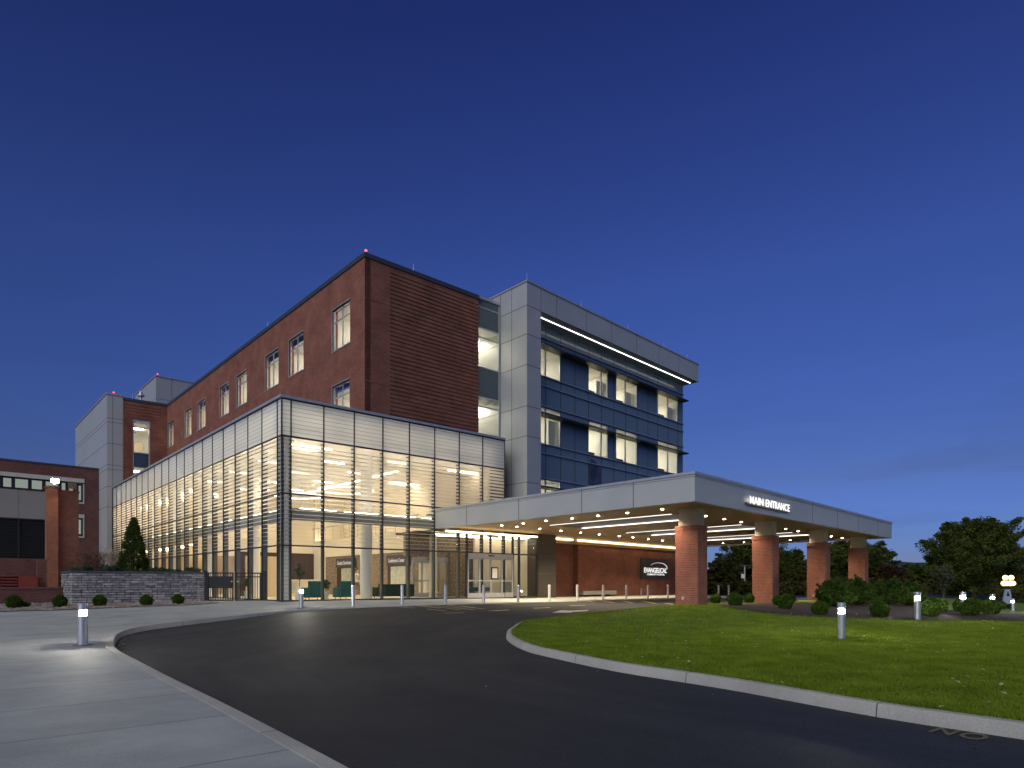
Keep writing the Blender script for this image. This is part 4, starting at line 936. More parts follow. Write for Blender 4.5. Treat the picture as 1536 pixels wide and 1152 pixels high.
mb = MB(LW); mb.q([(wu0,.08,wz0),(wu1,.08,wz0),(wu1,.08,wz1),(wu0,.08,wz1)]); mb.build('window_pane', M['glass_up'], wf)
mb = MB(LW); mb.box(wu0+.1, wu1-.1, .1, .16, lerp(wz0, wz1, .14), lerp(wz0, wz1, .4)); mb.build('spandrel_panel', M['teal'], wf)
r_ = room(LW, wu0-1.2, wu1+.6, .36, 6, lerp(wz0, wz1, .33), wz1-.2, lnk, seed=5)
mb = MB(LW); mb.box(wu0-.5, wu1-.6, 5.4, 5.9, lerp(wz0, wz1, .33), lerp(wz0, wz1, .33)+2.4); mb.build('cupboard', M['cream2'], r_)
room(LW, wu0-.6, wu1+.6, .36, 5, wz0-2, lerp(wz0, wz1, .14), lnk, seed=6)

# ------------------------------------------------------------------ silver stair tower at the far left
SV0 = LW(L1, 0, 0)
def on_line(px):
    u = LW.u_at(px); return LW(u, 0, 0)
c0 = on_line(160.4); SVW = LW.u_at(160.4)-L1
SV = Aff(c0[:2], (-LW.a[0], -LW.a[1]), (-51.0+38.98, 73.2-60.3))
svh = c0[1]*kz(590.8)+EYE
svl = SV.y_at(113.0)
svt = thing('stair_tower', 'flat silver panelled stair tower at the far left end of the hospital', 'stair tower', c0)
mb = MB(SV); mb.box(0, SVW+.05, 0, svl, -.6, svh); mb.build('metal_wall', M['metal_d'], svt)
mb = MB(SV)
for py in (626.5, 632.5, 664.5, 696.8, 703.5, 729.5, 760):
    z = c0[1]*kz(py)+EYE
    mb.box(-.006, SVW, -.006, .02, z-.025, z+.025); mb.box(-.006, .02, .021, svl, z-.025, z+.025)
for u in (SVW*.36,): mb.box(u-.02, u+.02, -.007, .02, 0, svh)
mb.build('panel_joint', M['seam'], svt)
mb = MB(SV); mb.box(-.08, SVW+.08, -.08, svl, svh, svh+.12); mb.build('coping', M['alum'], svt)
# roof plant room
ph0 = (kx(234)*72, 72.0); PH = Aff(ph0, BRK.a, BRK.b); phz = 72*kz(564)+EYE
pht = thing('roof_plant_room', 'silver panelled plant room on the roof behind the brick wing', 'plant room', (ph0[0], ph0[1], BZ-1))
mb = MB(PH); mb.box(0, 14, 0, PH.y_at(203), BZ-1.2, phz); mb.build('metal_wall', M['metal_d'], pht)
mb = MB(PH); mb.box(-.006, 14, -.006, .02, phz-2.6, phz-2.55); mb.box(-.006, .02, .021, 14, phz-2.6, phz-2.55)
for u in (1.6, 5.0, 8.6): mb.box(u, u+.05, -.007, .02, BZ-1, phz)
mb.build('panel_joint', M['seam'], pht)
mb = MB(PH); mb.box(-.08, 14.1, -.08, PH.y_at(203), phz, phz+.12); mb.build('coping', M['alum'], pht)
vp = on_line(214); vt = thing('vent_pipe', 'capped grey vent pipe standing on the brick bay roof', 'vent pipe', (vp[0]-.9, vp[1]+1.2, BZ-.7)); A = Aff((vp[0]-.9, vp[1]+1.2), (1, 0), (0, 1))
mb = MB(A); mb.cyl(0, 0, BZ-.7, BZ+.75, .1, n=10); mb.build('pipe', M['alum'], vt)
mb = MB(A); mb.cyl(0, 0, BZ+.75, BZ+.85, .34, n=12); mb.cyl(0, 0, BZ+.85, BZ+1.25, .24, .1, n=12); mb.build('cap', M['alum'], vt)

# ------------------------------------------------------------------ low brick building, far left
lb1 = (kx(148)*63.2, 63.2); lb0 = (kx(0)*58.0, 58.0)
LB = Aff(lb1, (lb1[0]-lb0[0], lb1[1]-lb0[1]), BRK.b)     # u negative to the left
def bz(px, py): return LB.zu(px, py)
lbt = thing('low_brick_building', 'low red brick building with strip windows, louvres and a grey panel at far left', 'brick building', (lb1[0], lb1[1], 0))
lbz = bz(148, 702.5); lu = lambda px: LB.u_at(px)
wa, wb_ = bz(60, 736.5), bz(60, 718.5)
hol = [(lu(-60), lu(113), wa, wb_), (lu(115.5), lu(124.5), bz(120, 752.5), bz(120, 726)), (lu(115.5), lu(124.5), bz(120, 803.5), bz(120, 777)), (lu(-60), lu(70), bz(35, 838), bz(35, 737.5))]
hol[0] = (lu(-60), lu(113), wa, wb_); hol[3] = (lu(-60), lu(70), bz(35, 838), wa-.02)
mb = MB(LB); mb.wall(lu(-70), -.02, -1.2, lbz-.15, hol, 0, .3); mb.build('brick_wall', M['brick_far'], lbt)
mb = MB(LB); mb.box(lu(-70), 0, -.06, .5, lbz-.15, lbz); mb.build('coping', M['coping'], lbt)
mb = MB(LB); mb.box(lu(-70), -.02, .3, 20, lbz-.6, lbz-.4); mb.box(lu(-70), -.02, 8, 8.2, -1, lbz-.4); mb.build('roof', M['coping'], lbt)
mb = MB(LB); mb.box(lu(-70), lu(126.5), -.08, .02, wb_, wb_+.38); mb.box(lu(115), lu(126.5), -.08, .02, bz(120, 777), bz(120, 777)+.35); mb.build('lintel', M['limestone'], lbt)
def lbwin(u0, u1, z0, z1, divs, surround=False):
    m_ = MB(LB); n = len(divs)
    for z in (z0, z1-.16): m_.box(u0, u1, .05, .2, z, z+.16)
    for d in [u0]+divs+[u1]: m_.box(d-.14, d+.14, .05, .2, z0+.16, z1-.16)
    f_ = m_.build('window', M['black'], lbt); m_ = MB(LB); m_.q([(u0,.12,z0),(u1,.12,z0),(u1,.12,z1),(u0,.12,z1)]); m_.build('window_pane', M['glass_up'], f_)
    if surround: m_ = MB(LB); m_.box(u1, u1+.1, -.04, .1, z0-.1, z1); m_.box(u0-.1, u1+.1, -.06, .1, z0-.2, z0-.06); m_.build('window_surround', M['limestone'], f_)
    return f_
lbwin(hol[0][0], hol[0][1], wa, wb_, [lu(-40), lu(-20), lu(2), lu(20), lu(45), lu(66), lu(90), lu(101)])
lbwin(*hol[1], [], True); lbwin(*hol[2], [], True)
M['blind_glow'] = emit_mat('self_glowing_blind', (.62, .7, .62), .34)  # window light put into the blind's own emission, no lamp behind it
mb = MB(LB); mb.q([(hol[0][0],.34,wa),(hol[0][1],.34,wa),(hol[0][1],.34,wb_),(hol[0][0],.34,wb_)])
for h in hol[1:3]: mb.q([(h[0],.34,h[2]),(h[1],.34,h[2]),(h[1],.34,h[3]),(h[0],.34,h[3])])
mb.build('glowing_blind', M['blind_glow'], lbt)
pz = bz(35, 777.5)
mb = MB(LB); mb.box(hol[3][0], hol[3][1], .03, .12, pz, wa-.03); mb.build('infill_panel', M['greypanel'], lbt)
mb = MB(LB)
for u in (lu(28), lu(-20)): mb.box(u-.02, u+.02, .02, .03, pz, wa-.03)
mb.build('panel_joint', M['seam'], lbt)
mb = MB(LB); z = hol[3][2]
while z < pz-.1:
    mb.q([(hol[3][0],.06,z),(hol[3][1],.06,z),(hol[3][1],.22,z+.2),(hol[3][0],.22,z+.2)]); z += .24
mb.box(hol[3][0], hol[3][1], .24, .3, hol[3][2], pz)
for u in (lu(28), lu(69), lu(-30)): mb.box(u-.07, u+.07, .03, .24, hol[3][2], pz)
mb.box(hol[3][0], hol[3][1], .02, .1, pz-.1, pz); mb.build('louvre', M['louver'], lbt)
mb = MB(LB); mb.box(hol[3][0], hol[3][1], -.08, .02, hol[3][2]-.22, hol[3][2]); mb.build('sill', M['brick_far'], lbt)

# screen wall with floodlit pilaster in front of it
D_ = 47.0; sw0 = (kx(70)*D_, D_); SWL = Aff(sw0, LB.a, LB.b)
swt = thing('brick_screen_wall', 'brick screen wall with a taller floodlit pier in front of the low building', 'brick wall', (sw0[0], sw0[1], 0))
swz = D_*kz(731.5)+EYE; sx1 = SWL.u_at(87.3); sx2 = SWL.u_at(118, .5)
mb = MB(SWL); mb.box(0, sx1, 0, 1.0, -1, swz); mb.build('pier', M['brick_col'], swt)
mb = MB(SWL); mb.box(sx1, sx2, .45, .9, -1, swz-.18); mb.build('brick_wall', M['brick_far'], swt)
mb = MB(SWL); mb.box(-.06, sx1+.06, -.06, 1.06, swz, swz+.16); mb.box(sx1+.06, sx2+.05, .4, .95, swz-.18, swz-.02); mb.build('coping', M['brick_far'], swt)
fl = thing('flood_light', 'small bright floodlight mounted on top of the brick pier', 'floodlight', (sw0[0]+.3, sw0[1]-.1, swz+.16))
fx, fy = kx(82)*(D_-.1), D_-.1
A = Aff((fx, fy), SWL.a, SWL.b)
mb = MB(A); mb.box(-.05, .05, .05, .35, swz+.16, swz+.35); mb.box(-.26, .26, -.1, .2, swz+.35, swz+.62); mb.build('housing', M['alum'], fl)
mb = MB(A); mb.q([(-.23,-.1,swz+.34),(.23,-.1,swz+.34),(.23,-.28,swz+.6),(-.23,-.28,swz+.6)]); mb.build('lamp_lens', M['e_flood'], fl)
fx, fy = kx(109)*(D_+1.3), D_+1.3; A = Aff((fx, fy), SWL.a, SWL.b); f2 = thing('flood_light', 'unlit grey floodlight on the brick screen wall, right of the lit one', 'floodlight', (fx, fy, swz))
mb = MB(A); mb.box(-.04, .04, -.04, .04, swz-.05, swz+.2); mb.build('bracket', M['alum'], f2)
mb = MB(A); mb.q([(-.25,-.1,swz+.1),(.25,-.1,swz+.1),(.25,.3,swz+.6),(-.25,.3,swz+.6)]); mb.box(-.25, .25, .05, .35, swz+.15, swz+.62); mb.build('housing', M['taupe'], f2)
# red service cabinet and low brick garden wall
D_ = 40.0; rb = (kx(28)*D_, D_); RB = Aff(rb, LB.a, LB.b); rbt = thing('red_cabinet', 'red steel service cabinet with a slatted left half behind the low brick wall', 'service cabinet', (rb[0], rb[1], 0))
z0_, z1_ = D_*kz(882)+EYE-.6, D_*kz(863.5)+EYE
mb = MB(RB); mb.box(0, RB.u_at(57), 0, 1, z0_, z1_); mb.build('door', M['redbox'], rbt)
mb = MB(RB); ul = RB.u_at(-60); mb.box(ul, 0, .25, 1, z0_, z1_); z = z0_
while z < z1_-.05: mb.box(ul, -.01, 0, .24, z, z+.09); z += .19
mb.build('louvre', M['redbox'], rbt)
mb = MB(RB); mb.box(RB.u_at(57)+.01, RB.u_at(72), .6, 3, -1, D_*kz(838)+EYE); mb.box(ul, RB.u_at(57), 1.2, 1.4, -1, D_*kz(838)+EYE); tag(mb.build('brick_base_wall', M['brick_far']), 'dark brick base wall behind the red cabinet', 'brick wall')
D_ = 29.5; g1 = (kx(96)*D_, D_); GW = Aff(g1, LB.a, LB.b)
mb = MB(GW); mb.box(GW.u_at(-80), 0, 0, .3, -1, D_*kz(880.5)+EYE-.1); gwt = thing('garden_wall', 'low red brick garden wall at the left edge, beside the stone wall', 'garden wall', (g1[0], g1[1], 0)); mb.build('brick_wall', M['brick_far'], gwt)
mb = MB(GW); mb.box(GW.u_at(-80), .03, -.03, .33, D_*kz(880.5)+EYE-.1, D_*kz(880.5)+EYE); mb.build('coping', M['brick_far'], gwt)

# ------------------------------------------------------------------ stone planter wall and gate
sA, sB = (kx(108)*27.6, 27.6), (kx(306.5)*30.8, 30.8)
SW = Aff(sA, (sB[0]-sA[0], sB[1]-sA[1]), ATR.b); swl = math.hypot(sB[0]-sA[0], sB[1]-sA[1])
stw = thing('stone_wall', 'grey split stone retaining wall with slate cap, left of the gate', 'stone wall', (sA[0], sA[1], 0))
ZS = 1.42
yl = SW.y_at(92.5)
mb = MB(SW); mb.box(0, swl, 0, .4, -.7, ZS-.07); mb.box(0.0, .4, .4, yl, -.7, ZS-.07); mb.build('stone_face', M['stone'], stw)
rs = random.Random(3); mb = MB(SW)      # individual stones standing proud of the face
for zrow in np.arange(-.45, ZS-.16, .115):
    u = rs.uniform(-.0, .3)
    while u < swl-.1:
        l = rs.uniform(.18, .62); pr = rs.uniform(.0, .05)
        if pr > .012: mb.box(u, min(u+l-.012, swl), -pr, .01, zrow+.006, zrow+.105)
        u += l
    y = .42
    while y < yl-.2:
        l = rs.uniform(.15, .5); pr = rs.uniform(.0, .05)
        if pr > .012: mb.box(-pr, .01, y, y+l-.012, zrow+.006, zrow+.105)
        y += l
mb.build('face_stone', M['stone'], stw)
mb = MB(SW); mb.box(-.05, swl+.02, -.05, .45, ZS-.07, ZS); mb.box(-.05, .45, .45, yl, ZS-.07, ZS); mb.build('cap', M['coping'], stw)
mb = MB(SW); mb.q([(.4,.4,ZS-.15),(swl,.4,ZS-.15),(swl+2,9,ZS-.1),(.4,9,ZS-.1)]); tag(mb.build('planter_soil', M['mulch']), 'raised planting bed behind the stone wall', 'planting bed', None, 'structure')
gA, gB = (kx(307.8)*30.9, 30.9), (kx(396)*31.5, 31.5); GT = Aff(gA, (gB[0]-gA[0], gB[1]-gA[1]), ATR.b); gl = math.hypot(gB[0]-gA[0], gB[1]-gA[1])
gt = thing('steel_gate', 'black steel double gate with a solid left leaf beside the stone wall', 'gate', (gA[0], gA[1], 0)); gz = 1.4
for u in (.0, gl-.0): m_ = MB(GT); m_.box(u-.09, u+.09, -.09, .09, -.4, gz+.08); m_.build('post', M['black'], gt)
um = GT.u_at(351.5)
for k, (a, b) in enumerate(((.12, um-.04), (um+.04, gl-.12))):
    m_ = MB(GT); m_.box(a, b, -.025, .025, gz-.06, gz); m_.box(a, b, -.025, .025, gz-.24, gz-.19); m_.box(a, b, -.025, .025, -.02, .05)
    m_.box(a, a+.06, -.03, .03, -.02, gz); m_.box(b-.06, b, -.03, .03, -.02, gz)
    u = a+.12
    while u < b-.06: m_.box(u-.01, u+.01, -.01, .01, .05, gz-.06); u += .115
    lf = m_.build('gate_leaf', M['black'], gt)
    if k == 0: m_ = MB(GT); m_.box(a+.06, b-.06, -.03, -.012, .62, gz-.24); m_.build('privacy_panel', M['black'], lf)
    m_ = MB(GT); uu_ = b-.1 if k == 0 else a+.1; m_.ball(uu_, -.06, .95, .035, .035, .035, 8, 6); m_.build('handle', M['steel'], lf)

# ------------------------------------------------------------------ metal clad tower with blue glass
twr = thing('metal_tower', 'silver framed hospital tower with blue glass front and lit windows', 'hospital tower', O2(TWR))
TZ = TWR.zu(790.5, 419.8); TW = TWR.u_at(1047.8)
def tz(px, py, n=0): return TWR.zu(px, py, n)
up = TWR.u_at(811.4); zf = tz(811.4, 466.7); zf2 = tz(1047.5, 573.4)
print('tower', TZ, TW, up, zf, zf2)
NB = 1.45; ubr = TWR.u_at(1024.3, NB); ZB = 4.3
mb = MB(TWR); mb.box(0, up, 0, 20, ZB, TZ-.1); mb.box(up, TW, 0, NB+.25, zf, TZ-.1); mb.box(up, TW-.4, NB+.25, 20, TZ-1.2, TZ-1.0)
mb.box(ubr-.02, ubr+.1, NB+.26, 20, ZB, zf); mb.box(up, TW-.3, 19.7, 20, ZB, zf); mb.box(TW-.3, TW, NB+.25, 20, zf, TZ-.1); mb.m = 1
for py in (457.3, 500.5, 546.4, 608.3, 653.6, 723):
    z = tz(790.5, py); mb.box(-.006, up, -.006, .02, z-.02, z+.02); mb.box(-.006, .02, .021, 6.5, z-.02, z+.02)
y1_ = TWR.y_at(767.6); mb.box(-.0065, .02, y1_-.02, y1_+.02, ZB, TZ-.1); y2_ = TWR.y_at(750.7); mb.box(-.0065, .02, y2_-.03, y2_+.03, ZB, TZ-.1)
for px in (811.4, 834.8, 880, 917, 955, 988, 1018): u = TWR.u_at(px); mb.box(u-.015, u+.015, -.0065, .02, zf, TZ-.1)
mb.build('metal_wall', [M['metal'], M['seam']], twr)
mb = MB(TWR); mb.box(-.05, TW+.05, -.05, .4, TZ-.1, TZ); mb.box(-.05, .4, .4, 20, TZ-.1, TZ); mb.box(TW-.35, TW+.05, .4, 20, TZ-.1, TZ); mb.build('coping', M['alum'], twr)
mb = MB(TWR); mb.box(up, ubr-.15, .62, .67, zf-.02, zf+.01); mb.build('soffit_light', M['e_soft'], twr)
# blue curtain wall
BPX = [818.5, 841, 862.3, 882.6, 901.9, 920.6, 938.3, 955.6, 971.8, 986.5, 1001.9, 1016.5, 1024.3]
BU = [up]+[TWR.u_at(p, NB) for p in BPX]
def cz(py): return TWR.zu(818.5, py, NB)
HL = [508.6, 566, 580.5, 610, 667, 680.7, 717.7, 768]
wrows = [(cz(566), cz(523.5)), (cz(667), cz(612)), (cz(768), cz(719))]
wcols = [(0, 2), (4, 6), (6, 8), (10, 12)]
hol = [(BU[a] if a != 6 else lerp(BU[6], BU[7], .2), BU[b] if (a, b) != (4, 6) else lerp(BU[5], BU[6], .52), r[0], r[1]) for (a, b) in wcols for r in wrows if not (r is wrows[2] and a > 0)]
mb = MB(TWR); mb.wall(up, ubr, ZB-.2, zf, hol, NB, NB+.12); mb.build('blue_glass', M['blue'], twr)
for i, u in enumerate(BU[1:-1]):
    mb = MB(TWR)
    for (za, zb_) in ((ZB, wrows[2][0]), (wrows[2][1], wrows[1][0]), (wrows[1][1], wrows[0][0]), (wrows[0][1], zf)): mb.box(u-.018, u+.018, NB-.015, NB+.01, za, zb_)
    for r in wrows: mb.box(u-.018, u+.018, NB-.015, NB+.01, r[0], r[1])
    mb.build('vertical_mullion', M['mullion'], twr)
M['rail'] = noise_mat('blue_grey_rail', (.27,.32,.4), (.3,.35,.43), 2, .4, .3)
mb = MB(TWR)
for py in HL: z = cz(py); mb.box(up, ubr+.02, NB-.1, NB+.005, z-.03, z+.035)
mb.build('horizontal_rail', M['rail'], twr)
for py in (525, 626, 733.5): 
    z = cz(py); m_ = MB(TWR); m_.box(up, TWR.u_at(1033.4, NB-.75), NB-.75, NB-.02, z-.05, z+.04); m_.build('sun_shade', M['mullion'], twr)
for i, h in enumerate(hol):
    a, b, z0_, z1_ = h; m_ = MB(TWR); um_ = [u for u in BU if a+.1 < u < b-.1]
    for z in (z0_, z1_-.06): m_.box(a, b, NB+.02, NB+.1, z, z+.06)
    for u in [a+.03, b-.03]: m_.box(u-.03, u+.03, NB+.02, NB+.1, z0_+.06, z1_-.06)
    for u in um_: m_.box(u-.05, u+.05, NB+.0, NB+.1, z0_+.06, z1_-.06)
    wf = m_.build('window', M['alum'], twr); m_ = MB(TWR); m_.q([(a,NB+.06,z0_),(b,NB+.06,z0_),(b,NB+.06,z1_),(a,NB+.06,z1_)]); m_.build('window_pane', M['glass_up'], wf)
    zf_ = z0_-.05; r_ = room(TWR, a-.3, b+.25, NB+.14, NB+4.2, zf_, z1_+.02, twr, seed=20+i)
    m_ = MB(TWR); m_.box(a+.05, a+(b-a)*.42, NB+.2, NB+.75, zf_, z0_+.28); m_.build('window_seat', M['taupe'], r_)
    m_ = MB(TWR); m_.box(b-.5, b+.2, NB+.7, NB+.8, zf_, z1_-.5) if i % 2 else m_.box(a+.2, a+.7, NB+2.2, NB+2.3, zf_+.3, z1_-.6); m_.build('door', M['white' if i % 2 else 'cream2'], r_)
M['mural'] = noise_mat('dark_swirled_graphic', (.012,.014,.022), (.09,.07,.085), 1.1, .15, 0, spec=.7, detail=3)
mu0, mu1 = BU[4]+.02, BU[5]-.02
mb = MB(TWR); mb.box(mu0, mu1, NB-.02, NB-.003, cz(768), cz(686)); mb.q([(mu0,NB-.004,cz(686)),(mu1,NB-.004,cz(686)),(lerp(mu0,mu1,.55),NB-.004,cz(676)),(lerp(mu0,mu1,.2),NB-.004,cz(672))]); mb.build('window_graphic', M['mural'], twr)

# ground storey below: taupe pier and brick wall with sign
pu0, pu1 = ENT_U+.02, ATR.u_at(832)
prt = thing('taupe_pier', 'plain brown grey metal panel pier right of the entrance glass', 'pier', ATR(pu0, -.1, 0))
mb = MB(ATR); mb.box(pu0, pu1, -.12, .9, -.4, ZC+.3); mb.build('panel', M['taupe'], prt)
mb = MB(ATR)
for z in (Z1-.05, 1.5): mb.box(pu0, pu1, -.126, -.1, z-.012, z+.012)
mb.build('panel_joint', M['seam'], prt)
WS = CAN_D+.35
ewt = thing('entrance_brick_wall', 'long red brick wall under the canopy carrying the hospital sign', 'brick wall', CAN(12, WS, 0))
r0, r1, r2 = CAN.u_at(822, WS+.5), CAN.u_at(867, WS), CAN.u_at(1037, WS)
mb = MB(CAN); mb.box(r0, r1, WS+.45, WS+.8, -.5, 4.6); mb.box(r1, r2, WS, WS+.8, -.5, 4.6)
z = -.1
while z < 3.6: mb.box(r0, r1-.03, WS+.415, WS+.451, z, z+.15); mb.box(r1+.02, CAN.u_at(936, WS), WS-.02, WS+.001, z, z+.15); z += .235
mb.build('brick_wall', M['brick'], ewt)
mb = MB(CAN); mb.box(r0, r2, WS-.16, WS+.9, 3.7, 4.3); mb.build('soffit_beam', M['soffit'], ewt)
sg = thing('hospital_sign', 'square brown wall sign reading EVANGELICAL COMMUNITY HOSPITAL with a swoosh', 'sign', CAN(CAN.u_at(982, WS), WS, 1.5))
s0, s1 = CAN.u_at(961.6, WS-.1), CAN.u_at(1003, WS-.1); q0, q1 = CAN.zu(982, 869, WS-.1), CAN.zu(982, 838.5, WS-.1)
mb = MB(CAN); mb.box(s0, s1, WS-.1, WS-.03, q0, q1); mb.build('sign_board', M['taupe'], sg)
sw_ = s1-s0; sh = q1-q0
mb = MB(CAN); letters(mb, 'EVANGELICAL', lambda x, y, d: (s0+sw_*.1+x, WS-.12-d*.2, q0+sh*.33+y), width=sw_*.82, size=sh*.33, extrude=.006, xs=.62, bold=.012, spacing=.92); mb.build('lettering', M['e_signb'], sg)
mb = MB(CAN); letters(mb, 'COMMUNITY HOSPITAL', lambda x, y, d: (s0+sw_*.2+x, WS-.12-d*.2, q0+sh*.2+y), width=sw_*.64, size=sh*.12, extrude=.005, bold=.004); mb.build('sub_lettering', M['e_signb'], sg)
mb = MB(CAN); pts = []
for t in np.linspace(0, 1, 24): a = lerp(2.75, -.35, t); pts.append((s0+sw_*(.62+.31*math.cos(a)), WS-.12, q0+sh*(.58+.24*math.sin(a))))
mb.tube(pts, [.006+.02*t for t in np.linspace(0, 1, 24)], 6); mb.build('swoosh', M['e_signb'], sg)
bn = thing('stone_bench', 'plain pale slab bench against the brick wall under the canopy', 'bench', CAN(CAN.u_at(896, WS-.5), WS-.5, 0))
b0, b1 = CAN.u_at(871, WS-.5), CAN.u_at(921, WS-.5); zb1 = CAN.zu(896, 886, WS-.7)
mb = MB(CAN); mb.box(b0, b1, WS-.75, WS-.2, zb1-.3, zb1); mb.build('seat', M['greypanel'], bn, bevel=.02)
for u in (b0+.7, b1-.7): mb = MB(CAN); mb.box(u-.12, u+.12, WS-.65, WS-.3, -.3, zb1-.3); mb.build('support', M['taupe'], bn)
X, Y, _ = CAN(CAN.u_at(961.5, WS-.3), WS-.3, 0); sp = thing('standpipe', 'short pale standpipe by the brick wall below the hospital sign', 'standpipe', (X, Y, terrain(X, Y))); A = Aff((X, Y), (1, 0), (0, 1)); z = terrain(X, Y)
mb = MB(A); mb.cyl(0, 0, z-.05, z+.5, .06, n=10); mb.build('pipe', M['alum'], sp); mb = MB(A); mb.ball(0, 0, z+.52, .09, .09, .07, 10, 6); mb.build('cap', M['alum'], sp)

# ------------------------------------------------------------------ entrance canopy
can = thing('entrance_canopy', 'wide flat silver entrance canopy on four brick pillars with lit soffit', 'canopy', O2(CAN))
cz0 = CAN(0, 0, 0)[1]*kz(751.5)+EYE; cz1 = CAN(0, 0, 0)[1]*kz(706.7)+EYE
print('canopy', cz0, cz1, CAN_W, CAN_D)
ZSF = cz0+.1
uend = CAN.y_at(652.2); 
mb = MB(CAN); mb.box(0, CAN_W, 0, .25, cz0, cz1-.1); mb.box(0, .25, .25, uend, cz0, cz1-.1); mb.box(CAN_W-.25, CAN_W, .25, CAN_D+.3, cz0, cz1-.1); mb.build('fascia', M['metal'], can)
mb = MB(CAN); mb.box(-.04, CAN_W+.04, -.04, .4, cz1-.1, cz1); mb.box(-.04, .4, .4, uend, cz1-.1, cz1); mb.box(CAN_W-.4, CAN_W+.04, .4, CAN_D+.3, cz1-.1, cz1); mb.build('coping', M['alum'], can)
mb = MB(CAN)
for px in (699.6, 778, 872.6, 950): y = CAN.y_at(px); mb.box(-.006, .02, y-.02, y+.02, cz0, cz1-.1)
for px in (1218.8, 1256, 1288, 1317): u = CAN.u_at(px); mb.box(u-.015, u+.015, -.006, .02, cz0, cz1-.1)
mb.box(.0, CAN_W, -.006, .02, cz1-.2, cz1-.185); mb.box(-.006, .02, .021, uend, cz1-.2, cz1-.185)
mb.build('panel_joint', M['seam'], can)
mb = MB(CAN); mb.box(.25, CAN_W-.25, .25, CAN_D+1.0, cz1-.3, cz1-.2); mb.build('roof', M['coping'], can)
cofs = [(4.0, 7.0), (11.4, 14.5), (18.7, 21.8)]; cs0, cs1 = 3.4, 11.2
mb = MB(CAN); mb.A = lambda u, y, z: CAN(u, y, z)
# soffit with recessed light coffers (rectangular openings)
us = [.25]+[v for c in cofs for v in c]+[CAN_W-.25]
for i in range(len(us)-1):
    if i % 2 == 1:
        mb.box(us[i], us[i+1], .25, cs0, ZSF, ZSF+.05); mb.box(us[i], us[i+1], cs1, CAN_D-.2, ZSF, ZSF+.05)
    else: mb.box(us[i], us[i+1], .25, CAN_D-.2, ZSF, ZSF+.05)
mb.box(.25, CAN_W-.25, CAN_D+.12, CAN_D+.5, ZSF-.25, ZSF-.2); mb.box(.25, CAN_W-.25, CAN_D-.25, CAN_D-.2, ZSF, ZSF+.25)
mb.box(.25, CAN_W-.25, .25, .3, cz0, ZSF); 
sof = mb.build('soffit', M['soffit'], can)
mb = MB(CAN)
for (a, b) in cofs:
    mb.box(a, b, cs0, cs1, ZSF+.32, ZSF+.36); mb.box(a-.04, a, cs0, cs1, ZSF+.05, ZSF+.32); mb.box(b, b+.04, cs0, cs1, ZSF+.05, ZSF+.32); mb.box(a, b, cs0-.04, cs0, ZSF+.05, ZSF+.32); mb.box(a, b, cs1, cs1+.04, ZSF+.05, ZSF+.32)
mb.build('coffer', M['coffer'], can)
for (a, b) in cofs:
    for u in (a+.03, b-.11):
        m_ = MB(CAN); m_.box(u+.02, u+.07, cs0+.05, cs1-.05, ZSF-.012, ZSF+.04); m_.build('led_strip', M['e_led'], can)
m_ = MB(ATR); m_.box(ATR.u_at(669, -.4), ATR.u_at(806, -.4), -.44, -.32, 3.8, 3.89); m_.build('cove_light', M['e_cove'], can)
for (pa, pb) in ((813.5, 859), (868, 1035)):
    m_ = MB(CAN); m_.box(CAN.u_at(pa, CAN_D), CAN.u_at(pb, CAN_D), CAN_D-.05, CAN_D+.1, ZSF-.16, ZSF-.06); m_.build('cove_light', M['e_cove'], can)
dl = [(752.7,788),(784.8,785),(819,781),(858,777.3),(897,773.4),(941,769),(993.4,763.8),(775.4,790),(809.7,793.3),(841.4,796),(871,798.8),(899,801.6),(929,804.2),(949.5,806),(972.3,808.4),(993.8,810.6),(1058.5,773.8),(1086.5,778.5),(1112,783),(1178.5,793.5),(1197.4,796.7),(1247,804.5),(1263.4,807),(1084.5,814.8),(1116,813),(1185,810),(1020,812.5),(1046,815)]
dm = None
for i, (px, py) in enumerate(dl):
    D = (ZSF-EYE)/kz(py); X = kx(px)*D; r_, s_ = CAN.inv(X, D)
    r_ = min(max(r_, .6), CAN_W-.6); s_ = min(max(s_, .6), CAN_D-.6)
    m_ = MB(CAN); m_.A = lambda u, y, z, q=CAN(r_, s_, 0): (q[0]+u, q[1]+y, z)
    m_.cyl(0, 0, ZSF-.02, ZSF-.002, .055, n=12); dlo = m_.build('downlight', M['e_down'], can)
    sp_ = bpy.data.lights.new('downlight_lamp', 'SPOT'); sp_.energy = 520; sp_.color = (1, .8, .52); sp_.spot_size = R(125); sp_.spot_blend = .9; sp_.shadow_soft_size = .04
    so_ = bpy.data.objects.new('downlight_lamp', sp_); col.objects.link(so_); q = CAN(r_, s_, ZSF-.03); so_.parent = dlo; so_.location = Vector(q)-ORG[can.name]
